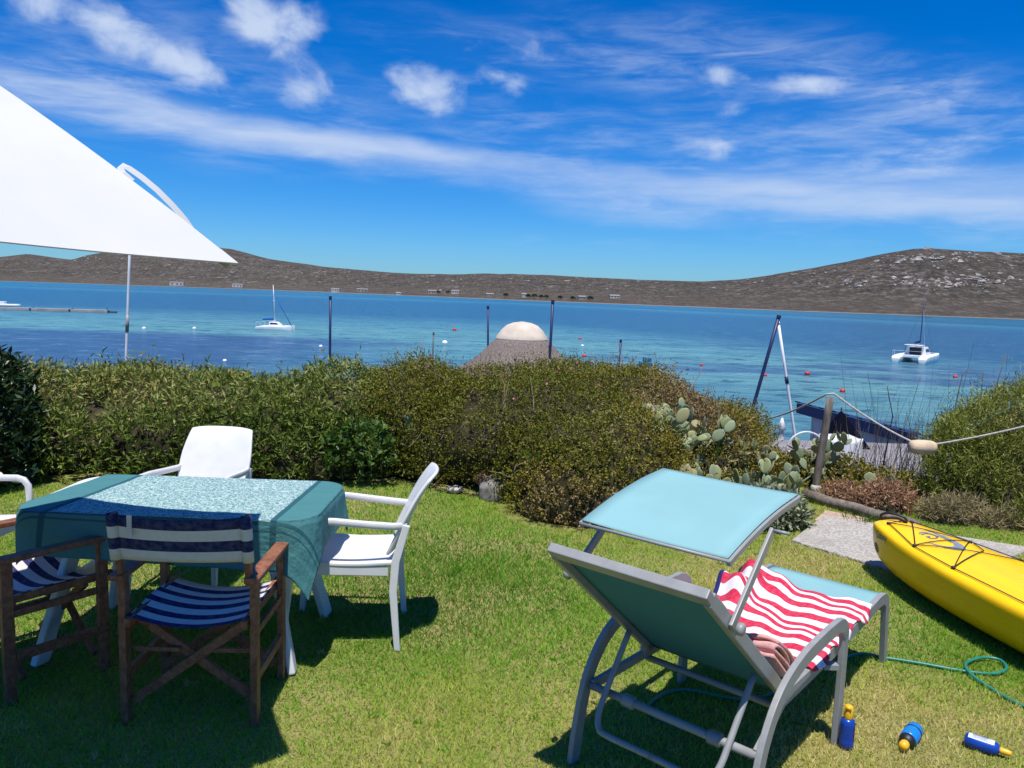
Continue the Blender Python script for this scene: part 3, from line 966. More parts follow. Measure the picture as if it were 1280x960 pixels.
bush('low_shrub', 'low brown green scrub behind the log and leaning wooden post', 'shrub', [(3.0, 7.6, -0.08, 0.75, 0.42, 0.34), (2.4, 7.5, 0.0, 0.45, 0.4, 0.36), (3.75, 7.3, -0.08, 0.5, 0.4, 0.24)], M['olive_leaf'], 1500, 7, 0.10, 0.03, 0.009, 48,
     lambda P: 0.55 + 0 * P[:, 0], None, 14, up=0.7, rnd=0.8, depth=0.08)
# rust coloured dead growth
bush('dead_shrub', 'rust coloured dead shrub lying behind the fallen log', 'shrub', [(3.27, 6.55, 0.02, 0.32, 0.22, 0.24), (3.0, 6.75, 0.0, 0.2, 0.2, 0.18)], M['rust'], 520, 7, 0.10, 0.05, 0.004, 49,
     lambda P: 0.5 + 0 * P[:, 0], None, 0, up=0.5, rnd=0.9, spread=1.1, depth=0.06)
# right shrub: upright needle leaves
rsh = [(5.0, 7.0, 0.32, 1.1, 0.95, 0.72), (5.9, 6.6, 0.55, 1.3, 1.0, 0.74), (4.45, 6.75, 0.1, 0.75, 0.62, 0.60), (5.05, 6.0, 0.0, 0.95, 0.45, 0.48), (4.55, 6.15, -0.08, 0.6, 0.38, 0.42)]
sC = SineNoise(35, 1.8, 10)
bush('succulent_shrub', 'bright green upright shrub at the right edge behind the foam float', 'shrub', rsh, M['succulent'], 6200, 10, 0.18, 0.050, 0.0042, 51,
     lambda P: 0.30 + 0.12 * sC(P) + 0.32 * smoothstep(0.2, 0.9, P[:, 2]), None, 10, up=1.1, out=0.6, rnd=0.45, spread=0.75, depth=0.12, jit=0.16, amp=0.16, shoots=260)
bush('dry_grass_tuft', 'straw coloured dry tuft between the log and the right shrub', 'grass tuft', [(3.7, 6.25, 0.0, 0.3, 0.2, 0.22), (4.0, 6.1, -0.02, 0.25, 0.16, 0.15)], M['straw'], 520, 8, 0.14, 0.07, 0.003, 53,
     lambda P: 0.5 + 0 * P[:, 0], None, 0, up=0.6, rnd=0.8, spread=0.8, depth=0.05)

# pink flowers on the mound
rng = np.random.default_rng(61)
Pf, Nf = lump_points(mound, 900, rng, 0.13, 3.6, 45)
sel = (Pf[:, 2] > 0.78) & (np.abs(Pf[:, 0] - 0.1) < 1.2) & (Pf[:, 1] < 8.0)
Pf, Nf = Pf[sel][:16], Nf[sel][:16]
for i in range(len(Pf)):
    q, T = sprigs(Pf[i:i + 1] + Nf[i:i + 1] * 0.05, Nf[i:i + 1], rng, 9, 0.03, 0.028, 0.010, depth=0.0)
    ob_ = fast_mesh('flower_head', q, 4, M['pink_flower'], None, T)
    tag(ob_, 'small pink flower head on top of the olive mound', 'flower', 'pink flowers on the mound')

# green blades sprouting through the mound
def blade_tuft(name, label, c, n, L, W_, mat, seed, spread=0.1, lean=0.5, cat='grass tuft', group=None):
    rng = np.random.default_rng(seed)
    a = rng.uniform(0, 2 * PI, n)
    r = rng.uniform(0, spread, n)
    base = np.stack([c[0] + r * np.cos(a), c[1] + r * np.sin(a), np.full(n, c[2])], 1)
    d = unit(np.stack([np.cos(a) * lean * rng.uniform(.2, 1, n), np.sin(a) * lean * rng.uniform(.2, 1, n), np.ones(n)], 1))
    q = leaf_quads(base, d, L * rng.uniform(0.6, 1.2, n), W_ * rng.uniform(0.7, 1.2, n), rng, 0.2)
    o = fast_mesh(name, q, 4, mat, None, rng.uniform(0, 1, n))
    return tag(o, label, cat, group)


blade_tuft('grass_tuft', 'bright green blade tuft growing through the right flank of the mound', (1.02, 6.15, 0.42), 40, 0.24, 0.006, M['fresh_leaf'], 71, 0.12, 0.8)
blade_tuft('grass_tuft', 'bright green blade tuft in the middle of the mound front', (0.25, 6.05, 0.40), 26, 0.2, 0.006, M['fresh_leaf'], 72, 0.1, 0.8)
blade_tuft('grass_tuft', 'green blade tuft at the foot of the leaning wooden post', (2.62, 6.72, 0.0), 60, 0.12, 0.005, M['fresh_leaf'], 73, 0.16, 0.9)
blade_tuft('grass_tuft', 'green blade tuft in front of the middle of the log', (2.95, 6.15, 0.0), 90, 0.10, 0.004, M['fresh_leaf'], 74, 0.2, 0.9)
blade_tuft('grass_tuft', 'green blade tuft among the prickly pear pads', (1.75, 6.75, 0.35), 40, 0.22, 0.006, M['fresh_leaf'], 75, 0.12, 0.8)
bush('broadleaf_weed', 'fresh green broad leaved weed in the dark gap of the mound', 'weed', [(-0.12, 6.72, 0.50, 0.16, 0.10, 0.16)], M['fresh_leaf'], 50, 4, 0.08, 0.05, 0.020, 77, lambda P: 0.6 + 0 * P[:, 0], None, 0, coreK=0.2)
bush('broadleaf_weed', 'green leafy sprout at the hedge foot behind the white armchair', 'weed', [(-1.35, 6.75, 0.30, 0.3, 0.14, 0.28)], M['fresh_leaf'], 110, 5, 0.1, 0.07, 0.020, 78, lambda P: 0.3 + 0 * P[:, 0], None, 0, coreK=0.2)

# prickly pears: flat pads growing out of pads
def prickly_pear(label, c, seed, n0, levels, size, group='prickly pears'):
    rng = np.random.default_rng(seed)
    b = MB()
    tint = []
    pads = []
    for i in range(n0):
        a = rng.uniform(0, 2 * PI)
        pads.append((Vector((c[0] + (i / n0 - 0.5) * size * n0 * 0.62, c[1] + rng.normal() * 0.03, c[2] - 0.02)), Vector((rng.normal() * 0.35, rng.normal() * 0.35, 1)).normalized(), size * rng.uniform(0.8, 1.2), 0))
    done = 0
    while pads and done < 90:
        base, d, s_, lv = pads.pop(0)
        cen = base + d * s_ * 0.9
        nrm = Vector(rng.normal(size=3)).cross(d).normalized()
        sd = d.cross(nrm).normalized()
        Mx = Matrix((sd, nrm, d)).transposed()
        ph = rng.uniform(0, 6)
        k0 = len(b.f)
        b.ell(cen, (s_ * 0.66, s_ * 0.11, s_), 12, 8, Mx.to_quaternion(), lambda q: 1 - 0.16 * max(0, -q.z) + 0.03 * math.sin(5 * q.x + ph))
        tint += [float(np.clip(rng.normal(0.42, 0.26) + 0.1 * lv, 0, 1))] * (len(b.f) - k0)
        done += 1
        if lv < levels:
            for q in range(rng.integers(1, 4)):
                a = rng.uniform(-1.1, 1.1)
                rim = cen + (d * math.cos(a) + sd * math.sin(a) * 0.66) * s_ * 0.95
                nd = (d * math.cos(a * 0.8) + sd * math.sin(a * 0.8) + Vector(rng.normal(size=3) * 0.35) + Vector((0, 0, 0.25))).normalized()
                pads.append((rim, nd, s_ * rng.uniform(0.72, 1.0), lv + 1))
    o = b.build('prickly_pear', M['cactus'], smooth=True)
    at = o.data.attributes.new('tint', 'FLOAT', 'FACE')
    at.data.foreach_set('value', np.array(tint, np.float32))
    return tag(o, label, 'cactus', group)


prickly_pear('tall prickly pear with round pads at the crest right of the mound', (1.62, 6.7, 0.25), 81, 6, 4, 0.10)
prickly_pear('prickly pear with crowded grey green pads behind the lounger canopy', (1.70, 6.35, -0.02), 82, 12, 4, 0.085)
prickly_pear('prickly pear left of the leaning wooden post, pads pale yellow green', (2.30, 6.62, -0.02), 83, 12, 3, 0.080)
prickly_pear('prickly pear rising behind the crowded one, nearest the blue bollard post', (1.35, 6.75, 0.35), 90, 6, 3, 0.09)
prickly_pear('prickly pear in shade at the very foot of the tall pear, by the canopy corner', (1.30, 6.2, 0.0), 95, 8, 3, 0.085)
prickly_pear('prickly pear tucked against the twiggy rear shrub', (2.12, 6.95, 0.15), 96, 9, 3, 0.085)
prickly_pear('prickly pear on the brown twiggy flank of the mound', (1.42, 6.6, 0.42), 84, 4, 3, 0.085)
prickly_pear('prickly pear right of the leaning wooden post above the dead shrub', (3.5, 7.0, -0.03), 85, 5, 1, 0.075)
prickly_pear('small prickly pear half hidden in the left flank of the mound', (-0.95, 6.98, 0.36), 86, 3, 2, 0.055)
prickly_pear('low prickly pear at the lawn edge below the mound, left of lounger', (1.05, 5.95, 0.0), 87, 4, 1, 0.075)
prickly_pear('prickly pear with a few pads against the white box', (3.1, 7.35, 0.05), 88, 4, 3, 0.085)
bush('silver_succulent', 'silvery grey green succulent cushion on the lawn edge beside the canopy', 'shrub', [(2.12, 6.0, 0.06, 0.30, 0.26, 0.24), (1.9, 5.95, 0.02, 0.22, 0.2, 0.2)], leafmat('silver_leaf', [(0.0, (0.13, 0.16, 0.08)), (1.0, (0.29, 0.31, 0.19))], 0.1, 0.6), 420, 6, 0.09, 0.055, 0.016, 89,
     lambda P: 0.5 + 0 * P[:, 0], None, 0, up=0.7, depth=0.04)

# dry reeds at the slope edge
def reed_clump(label, c, n, L, seed, spread=(0.4, 0.2), lean=0.22, r=0.004):
    rng = np.random.default_rng(seed)
    b = MB()
    for i in range(n):
        p0 = Vector((c[0] + rng.normal() * spread[0], c[1] + rng.normal() * spread[1], c[2]))
        d = Vector((rng.normal() * lean + 0.08, rng.normal() * lean, 1)).normalized()
        l = L * rng.uniform(0.55, 1.15)
        pts = [p0]
        for q in range(4):
            d = (d + Vector((rng.normal() * 0.06, rng.normal() * 0.06, 0))).normalized()
            pts.append(pts[-1] + d * l / 4)
        b.tube(pts, r, 4, scale=[1, .9, .75, .5, .35])
    o = b.build('dry_reeds', M['dry_stem'])
    return tag(o, label, 'reeds', 'dry reed clumps at the slope edge')


reed_clump('thin dry reeds standing in front of the white box', (4.0, 9.3, -0.65), 46, 0.95, 91, (0.32, 0.3))
reed_clump('dense dark dry reeds left of the foam float', (4.75, 9.0, -0.6), 110, 1.05, 92, (0.28, 0.3))
reed_clump('tall dry reeds rising above the shed roof end', (4.9, 9.6, -0.7), 42, 1.6, 93, (0.35, 0.3), 0.16)
reed_clump('sparse dry reeds above the right shrub', (5.9, 9.0, -0.5), 12, 1.7, 94, (0.5, 0.3), 0.12)
for (pts, lab) in (([(1190, 530), (1197, 495), (1203, 468), (1210, 461), (1216, 461)], 'tall reed stalk bent over at its tip above the right shrub'),
                   ([(1222, 530), (1226, 495), (1229, 465)], 'straight single reed stalk right of the bent stalk'),
                   ([(1236, 520), (1246, 480), (1257, 443)], 'tallest slanting reed stalk near the right edge'),
                   ([(1240, 510), (1249, 490), (1256, 478)], 'short slanting reed stalk below the tallest stalk'),
                   ([(1116, 520), (1112, 500), (1109, 482)], 'lone reed stalk standing above the shed roof')):
    P3 = [gd(x, y, 8.8) for x, y in pts]
    P3.insert(0, Vector((P3[0].x - 0.1, 8.8, -0.45)))
    o = MB().tube(P3, 0.008, 5, scale=[1.2] + [0.9 - 0.12 * i for i in range(len(P3) - 1)]).build('reed_stalk', M['dry_stem'], smooth=True)
    tag(o, lab, 'reed', 'single reed stalks')

# ------------------------------------------------------------------ lawn grass
SLAB = [(2.10, 5.52), (2.62, 6.22), (3.9, 5.52), (2.75, 4.72)]


def in_poly(x, y, poly):
    ins = np.zeros(len(x), bool)
    j = len(poly) - 1
    for i in range(len(poly)):
        xi, yi = poly[i]; xj, yj = poly[j]
        ins ^= ((yi > y) != (yj > y)) & (x < (xj - xi) * (y - yi) / (yj - yi + 1e-12) + xi)
        j = i
    return ins


rng = np.random.default_rng(101)
N = 440000
yy_ = 1.9 + 5.3 * rng.uniform(0, 1, N) ** 1.25
xx_ = rng.uniform(-1, 1, N) * (0.76 * yy_ + 1.5)
ok = ~in_poly(xx_, yy_, SLAB)
for L_ in (mound, hedge_l, rsh):
    for (x, y, z, a, b_, h) in L_: ok &= ((xx_ - x) / (a * 0.97)) ** 2 + ((yy_ - y) / (b_ * 0.97)) ** 2 > 1
xx_, yy_ = xx_[ok], yy_[ok]
n = len(xx_)
g1, g2, g3 = SineNoise(111, 1.1, 12), SineNoise(112, 4.2, 14), SineNoise(113, 13, 14)
P2 = np.stack([xx_, yy_, np.zeros(n)], 1)
green = np.exp(-(((xx_ - 0.15) / 0.9) ** 2 + ((yy_ - 4.6) / 1.1) ** 2)) + 0.8 * np.exp(-(((xx_ + 0.7) / 0.7) ** 2 + ((yy_ - 4.6) / 0.9) ** 2)) + 0.5 * np.exp(-(((xx_ - 2.3) / 0.6) ** 2 + ((yy_ - 3.5) / 0.6) ** 2))
dry = smoothstep(3.9, 2.7, yy_) * 0.22 + 0.30 * np.exp(-(((xx_ - 1.4) / 0.9) ** 2 + ((yy_ - 5.0) / 0.6) ** 2)) + 0.2 * np.exp(-(((xx_ - 1.9) / 0.5) ** 2 + ((yy_ - 3.0) / 0.35) ** 2))
tint = 0.42 + 0.17 * g1(P2) + 0.19 * g2(P2) + 0.10 * g3(P2) - 0.30 * green + dry + rng.normal(size=n) * 0.11
h = rng.uniform(0.010, 0.026, n) * (1.0 + 0.3 * g2(P2)) * (1 + 0.5 * (rng.uniform(size=n) < 0.05)) * (1 + 0.35 * green - 0.5 * np.clip(dry, 0, .4))
ang = rng.uniform(0, 2 * PI, n)
ln_ = rng.uniform(0.15, 1.0, n)
d = unit(np.stack([np.cos(ang) * ln_, np.sin(ang) * ln_, np.full(n, 0.75)], 1))
sd = unit(np.cross(d, rng.normal(size=(n, 3))))
wd = (rng.uniform(0.0011, 0.0022, n) * (1 + 0.12 * yy_))[:, None]
base = P2
tri = np.stack([base - sd * wd, base + sd * wd, base + d * h[:, None] * 1.4], 1)
# coarser weed tufts in the lawn
nw = 420
wi = rng.choice(n, nw)
per = 16
wb_ = np.repeat(P2[wi], per, 0) + np.concatenate([rng.normal(size=(nw * per, 2)) * 0.012, np.zeros((nw * per, 1))], 1)
wa_ = rng.uniform(0, 2 * PI, nw * per)
wdn = unit(np.stack([np.cos(wa_), np.sin(wa_), rng.uniform(0.35, 1.3, nw * per)], 1))
wsd = unit(np.cross(wdn, rng.normal(size=(nw * per, 3))))
wl = (rng.uniform(0.02, 0.045, nw * per) * np.repeat(rng.uniform(0.5, 1.1, nw), per))[:, None]
wtri = np.stack([wb_ - wsd * 0.0032, wb_ + wsd * 0.0032, wb_ + wdn * wl], 1)
tri = np.concatenate([tri, wtri])
tint = np.concatenate([tint, np.repeat(rng.choice([0.05, 0.2, 0.3, 0.75, 0.95], nw, p=[.3, .25, .2, .1, .15]), per)])
go = fast_mesh('grass', tri, 3, M['grass'], None, np.clip(tint, 0, 1))
tag(go, 'short mown lawn grass with dry and green patches', 'grass', kind='stuff')

# slab path
mb = MB()
top = [(x, y, 0.022) for x, y in SLAB]
bot = [(x, y, -0.05) for x, y in SLAB]
mb.add(top + bot, [(0, 1, 2, 3), (7, 6, 5, 4), (0, 4, 5, 1), (1, 5, 6, 2), (2, 6, 7, 3), (3, 7, 4, 0)])
structure(mb.build('path', M['slab'], bevel=0.008))
a_, b_, c_, d_ = gz(1018, 652), gz(1032, 640), gz(1085, 650), gz(1060, 660)
mb = MB()
q = [a_, b_, c_, d_]
mb.add([(v.x, v.y, 0.018) for v in q] + [(v.x, v.y, -0.05) for v in q], [(0, 1, 2, 3), (7, 6, 5, 4), (0, 4, 5, 1), (1, 5, 6, 2), (2, 6, 7, 3), (3, 7, 4, 0)])
tag(mb.build('paving_stone', M['pink_slab'], bevel=0.006), 'pinkish paving stone between the log and the pebbled path', 'paving stone')


def stone(label, c, r, mat, seed):
    rr = random.Random(seed)
    ph = [rr.uniform(0, 6) for _ in range(6)]
    o = MB().ell((0, 0, 0), r, 18, 12, None, lambda d: 1 + 0.10 * math.sin(3 * d.x + ph[0]) + 0.10 * math.sin(4 * d.y + ph[1]) + 0.08 * math.sin(5 * d.z + ph[2]) + 0.05 * math.sin(9 * d.x + ph[3])).build('garden_stone', mat, smooth=True, loc=c)
    return tag(o, label, 'stone', 'stones at the foot of the bushes')


stone('grey brown garden stone at the left foot of the mound', (-0.14, 6.5, 0.06), (0.15, 0.13, 0.12), M['stone'], 1)
stone('small pale garden stone on the lawn left of the grey stone', (-0.48, 6.62, 0.03), (0.07, 0.05, 0.04), M['pale_stone'], 2)
stone('small reddish stone behind the grey garden stone', (-0.22, 6.72, 0.12), (0.09, 0.08, 0.08), simple('red_stone', (0.24, 0.11, 0.07), 0.9, var=0.3, vscale=12, bmp=0.8, bscale=30), 3)
stone('pale stone peeping out left of the lounger canopy', (0.83, 5.95, 0.25), (0.06, 0.05, 0.05), M['pale_stone'], 4)

# ------------------------------------------------------------------ wooden post, rope, float, log
pb, pt = gd(1018, 612, 7.05), gd(1038, 497, 7.05)
pb.z = -0.05
t = thing('wooden_post', 'weathered wooden post leaning right with rope over its top', 'post', pb)
dv = pt - pb
MB().tube([dv * (i / 6) for i in range(7)], 0.035, 10, scale=[1.05, 1.0, 1.02, .97, 1.0, .98, .95]).build('pole', M['grey_wood'], t, smooth=True)
MB().lathe([(0.038, 0), (0.05, 0.02), (0.05, 0.05), (0.038, 0.07)], 12, Matrix.Translation((0.01, -0.01, 0.06))).build('rope_binding', M['rope'], t, smooth=True)


def sag(a, b, drop, n=16):
    a, b = Vector(a), Vector(b)
    return [a.lerp(b, i / n) - Vector((0, 0, drop * 4 * (i / n) * (1 - i / n))) for i in range(n + 1)]


ptop = pt + Vector((0, 0, 0.0))
fl_c = gd(1153, 559, 6.7)
bp_top = gd(816, 456, 11.0)
rope_pts = sag(bp_top, gd(957, 524, 9.0), 0.10) + sag(gd(957, 524, 9.0), ptop + Vector((-0.04, 0, 0.03)), 0.03)[1:]
rope_pts += sag(ptop + Vector((0.03, 0, 0.04)), fl_c + Vector((-0.06, 0, 0.03)), 0.03)[0:] + [fl_c] + sag(fl_c + Vector((0.06, 0, 0.02)), gd(1330, 520, 6.2), 0.02) + [gd(1450, 545, 6.5)]
# rope with a twisted pair of strands
o = MB().tube(rope_pts, 0.009, 7).build('mooring_rope', M['rope'], smooth=True)
tag(o, 'pale mooring rope strung from blue post over the wooden post to the right', 'rope')
dirf = Vector((1, -0.1, 0.0)).normalized()
Mx = Matrix.Translation(fl_c) @ Vector((0, 0, 1)).rotation_difference(dirf).to_matrix().to_4x4()
o = MB().lathe([(0.012, -0.112), (0.042, -0.11), (0.058, -0.086), (0.065, -0.035), (0.066, 0.025), (0.061, 0.078), (0.048, 0.107), (0.012, 0.112)], 20, Mx).build('foam_float', M['float_foam'], smooth=True)
tag(o, 'tan foam float threaded on the rope before the right shrub', 'float')
la, lb = gz(1005, 618, 0.05), gz(1148, 657, 0.05)
o = MB().tube([la.lerp(lb, i / 8) + Vector((0, 0, 0.006 * math.sin(i * 2.1))) for i in range(9)], 0.045, 12, scale=[1.1, 1.08, 1.02, 1, .98, 1, .95, .93, .92]).build('fallen_log', M['grey_wood'], smooth=True)
tag(o, 'weathered round log lying along the lawn edge behind the kayak', 'log')

# blue post
bpz = gd(807, 452, 11.0)
gzv = ground_z(0, 11.0)
t = thing('blue_post', 'short blue painted bollard post holding the rope beyond the mound', 'post', (bpz.x, 11.0, gzv))
Hh = bpz.z - gzv
MB().box((0, 0, Hh / 2), (0.17, 0.17, Hh)).build('pole', M['blue_paint'], t, bevel=0.01)
MB().box((0.02, 0, Hh + 0.03), (0.11, 0.12, 0.07)).build('cap', M['blue_paint'], t, bevel=0.01)
MB().box((0.12, -0.01, Hh - 0.16), (0.08, 0.1, 0.16)).build('bracket', M['blue_paint'], t, bevel=0.01)
MB().box((-0.11, -0.01, Hh - 0.12), (0.06, 0.1, 0.12)).build('bracket', M['blue_paint'], t, bevel=0.01)

# ------------------------------------------------------------------ poles beyond the hedge


def pole(px0, py0, px1, py1, d, r, mat, label, name='post', group=None, base=True, extra=None):
    a = gd(px0, py0, d); b = gd(px1, py1, d)
    dv = b - a
    g = ground_z(0, d)
    e = a + dv * ((g - a.z) / dv.z)
    t = thing(name, label, 'post', (e.x, e.y, g), 0, group)
    ax = a - Vector((e.x, e.y, g))
    MB().tube([ax * (i / 4) for i in range(5)], r, 10).build('pole', M[mat], t, smooth=True)
    if extra: extra(t, ax)
    else: MB().tube([ax * 0.992, ax * 1.008], r * 1.25, 10).build('cap', M[mat], t)
    return t


G = 'posts beyond the hedge'
pole(413, 372, 412.5, 440, 24, 0.038, 'navy_paint', 'tall navy post left of the thatched hut, furthest left', group=G)
pole(542, 417, 541, 443, 24, 0.024, 'dark_metal', 'short thin grey post between navy post and hut', group=G)
pole(610, 384, 610, 432, 28, 0.038, 'navy_paint', 'tall dark post close behind the left side of the hut', group=G)
pole(691, 377, 688, 432, 24, 0.045, 'navy_paint', 'tallest navy post at the right side of the hut', group=G)
pole(776, 426, 774, 460, 20, 0.027, 'navy_paint', 'short navy post left of the blue bollard post', group=G)


def white_extra(t, ax):
    MB().tube([ax * 0.54, ax * 0.60], 0.023, 10).build('joint_sleeve', M['grey_metal'], t, smooth=True)


pole(164.5, 250, 157.5, 452, 10.5, 0.018, 'white_paint', 'slender white pole behind the hedge under the parasol', group=G, extra=white_extra)


def wrap_extra(t, ax):
    MB().tube([ax * 0.66, ax * 0.70], 0.038, 10).build('binding', M['navy_paint'], t, smooth=True)
    MB().tube([ax * 0.993, ax * 1.01], 0.032, 10).build('cap', M['white_paint'], t, smooth=True)


pole(973.5, 396, 941, 510, 16, 0.036, 'navy_paint', 'thick navy pole leaning right against a white pole', 'leaning_pole', 'two crossed leaning poles')
pole(973, 404, 993, 541, 16.2, 0.028, 'white_paint', 'white pole leaning left with a dark binding halfway', 'leaning_pole', 'two crossed leaning poles', extra=wrap_extra)

# ------------------------------------------------------------------ thatched hut
hd = 25.0
hc = gd(653, 402, hd)
hg = ground_z(0, hd)
t = thing('thatched_hut', 'round thatched hut with cream cement cap beyond the mound', 'hut', (hc.x, hd, hg))
zt = hc.z - hg
sn = random.Random(3)
capp = [(0.05, zt), (0.30, zt - 0.04), (0.50, zt - 0.12), (0.66, zt - 0.26), (0.76, zt - 0.40), (0.86, zt - 0.54), (0.86, zt - 0.60)]
MB().lathe(capp, 28).build('ridge_cap', M['cement'], t, smooth=True)
MB().lathe([(0.80, zt - 0.52), (1.02, zt - 0.74), (1.40, zt - 1.14), (2.1, zt - 1.62), (2.6, zt - 2.15), (2.65, zt - 2.3), (2.2, zt - 2.3)], 40).build('roof', M['thatch'], t, smooth=True)
MB().lathe([(1.9, 0), (1.9, zt - 1.9)], 28).build('wall', M['white_paint'], t, smooth=True)
MB().box((0, -1.9, 0.95), (0.8, 0.06, 1.9)).build('door', M['blue_paint'], t)

# ------------------------------------------------------------------ shed, deck and the things on it
sa, sb = gd(996, 503, 17.5), gd(1128, 538, 15.2)
ax = (sb - sa); ax.z = 0
L_ = ax.length * 1.12
ang_ = math.atan2(ax.y, ax.x)
g0 = -2.9
t = thing('beach_shed', 'white shed with corrugated blue roof edge behind the dry reeds', 'shed', (sa.x, sa.y, g0), ang_)
slope = (sb.z - sa.z) / ax.length
h0 = sa.z - g0
h1 = h0 + slope * L_
Dp = 2.2
mb = MB()
x0 = 0.36
mb.add([(x0, 0.1, 0), (L_ - 0.15, 0.1, 0), (L_ - 0.15, 0.1, h1 - 0.2), (x0, 0.1, h0 - 0.2 + slope * x0), (x0, Dp, 0), (L_ - 0.15, Dp, 0), (L_ - 0.15, Dp, h1 - 0.75), (x0, Dp, h0 - 0.75)],
       [(0, 1, 2, 3), (5, 4, 7, 6), (4, 0, 3, 7), (1, 5, 6, 2), (3, 2, 6, 7), (0, 4, 5, 1)])
mb.build('wall', M['shed_wall'], t)
fa = MB()
fa.add([(0, 0, h0 - 0.24), (L_, 0, h1 - 0.24), (L_, 0, h1 - 0.02), (0, 0, h0 - 0.02), (0, 0.04, h0 - 0.24), (L_, 0.04, h1 - 0.24), (L_, 0.04, h1 - 0.02), (0, 0.04, h0 - 0.02)],
       [(0, 1, 2, 3), (5, 4, 7, 6), (4, 0, 3, 7), (1, 5, 6, 2), (3, 2, 6, 7), (0, 4, 5, 1)])
fa.build('fascia', M['shed_blue'], t)
nw = 110
rf = MB()
rf.sheet(lambda a, b: (a * L_, 0.05 + b * (Dp + 0.2) - 0.12, h0 + slope * a * L_ + 0.012 + 0.028 * (1 if math.sin(a * nw * 0.52) > 0.2 else 0) - 0.5 * b), nw * 2, 4)
rf.build('roof', M['shed_blue'], t, solid=0.006)

dk = thing('wooden_deck', 'low grey board deck below the leaning wooden post and reeds', 'deck', (5.6, 12.6, -1.0))
mb = MB()
for i in range(22): mb.box((0, -2.1 + i * 0.2, 0.10), (5.6, 0.185, 0.04))
mb.build('decking', M['deck_grey'], dk, bevel=0.004)
for sx in (-2.6, 2.6):
    for sy in (-2.0, 2.0): MB().box((sx, sy, -0.5), (0.12, 0.12, 1.16)).build('leg', M['deck_grey'], dk)
DZ = -0.88
c0 = gd(1050, 512, 14.5)
t = thing('beach_tent', 'dark navy pointed tent standing before the white shed', 'tent', (c0.x, 14.3, DZ))
hh = c0.z - DZ + 0.02
wv = 0.40
MB().add([(-wv * 0.8, -0.25, 0), (wv * 1.1, -0.25, 0), (wv, 0.35, 0), (-wv, 0.35, 0), (-0.06, 0, hh)], [(0, 1, 4), (1, 2, 4), (2, 3, 4), (3, 0, 4), (0, 3, 2, 1)]).build('canvas', M['tent_cloth'], t)
MB().tube([(-0.06, 0, hh - 0.1), (-0.06, 0, hh + 0.05)], 0.012, 8).build('pole', M['dark_metal'], t)
c1 = gd(1056, 548, 11.6)
t = thing('white_box', 'white box draped with cloth on the deck, right of wooden post', 'box', (c1.x, 11.6, DZ))
hb = c1.z - DZ
MB().box((0, 0.2, hb / 2), (0.50, 0.4, hb)).build('body', M['white_plastic'], t, bevel=0.02)
MB().sheet(lambda a, b: ((a - 0.5) * 0.54, -0.02 - 0.012 * math.sin(a * 40) - 0.01 * math.sin(a * 23 + 1), hb + 0.01 - b * hb * 0.75 - 0.02 * math.sin(a * 3.1)), 60, 6).build('cloth', M['white_paint'], t, smooth=True, solid=0.004)
c2 = gd(1009, 540, 11.0)
t = thing('hoop_chair', 'white round backed garden chair half hidden left of the wooden post', 'chair', (c2.x, 11.0, DZ))
zc = c2.z - DZ - 0.28
MB().tube([(0.28 * math.cos(PI * i / 20), 0.0, zc + 0.28 * math.sin(PI * i / 20)) for i in range(21)], 0.014, 8).build('backrest', M['white_plastic'], t, smooth=True)
MB().lathe([(0.02, 0.30), (0.26, 0.30), (0.28, 0.32), (0.26, 0.34), (0.02, 0.34)], 20, Matrix.Translation((0, -0.25, 0))).build('seat', M['white_plastic'], t, smooth=True)
for sx, sy in ((-.24, 0), (.24, 0), (-.2, -.45), (.2, -.45)):
    MB().tube([(sx * 1.1, sy, 0), (sx, sy, max(zc, 0.3) if sy == 0 else 0.31)], 0.014, 8).build('leg', M['white_plastic'], t, smooth=True)
c3 = gd(978, 521, 17.0)
g3 = ground_z(0, 17.0)
t = thing('closed_parasol', 'small white closed parasol standing left of the white leaning pole', 'parasol', (c3.x, 17.0, g3))
zp = c3.z - g3
MB().tube([(0, 0, 0), (0, 0, zp)], 0.02, 8).build('pole', M['white_paint'], t)
MB().lathe([(0.01, zp), (0.05, zp - 0.12), (0.09, zp - 0.28), (0.05, zp - 0.32), (0.07, zp - 0.5), (0.09, zp - 0.8), (0.02, zp - 0.8)], 12).build('canopy', M['white_paint'], t, smooth=True)

# ------------------------------------------------------------------ boats


def loft_hull(b, L, w_, h, y0, rake=0.5):
    """one catamaran hull, bow at +x"""
    st = [(-L / 2, 0.75, 0.55), (-L / 2 + 0.25, 0.9, 0.8), (-L * 0.3, 1, 0.95), (0, 1, 1), (L * 0.25, 0.8, 1.03), (L * 0.4, 0.5, 1.07), (L * 0.48, 0.2, 1.1), (L / 2, 0.04, 1.12)]
    vs, fs = [], []
    prof = [(0, -0.25), (0.7, -0.12), (0.95, 0.35), (1, 0.9), (0.9, 1.0), (-0.9, 1.0), (-1, 0.9), (-0.95, 0.35), (-0.7, -0.12)]
    m_ = len(prof)
    for (x, kw, kh) in st:
        for (a, z) in prof: vs.append((x + (0.12 * L * 0.06 * z if x > 0 else 0), y0 + a * w_ / 2 * kw, z * h * kh))
    for i in range(len(st) - 1):
        for j in range(m_): fs.append((i * m_ + j, i * m_ + (j + 1) % m_, (i + 1) * m_ + (j + 1) % m_, (i + 1) * m_ + j))
    fs += [tuple(range(m_)), tuple((len(st) - 1) * m_ + j for j in reversed(range(m_)))]
    return b.add(vs, fs)


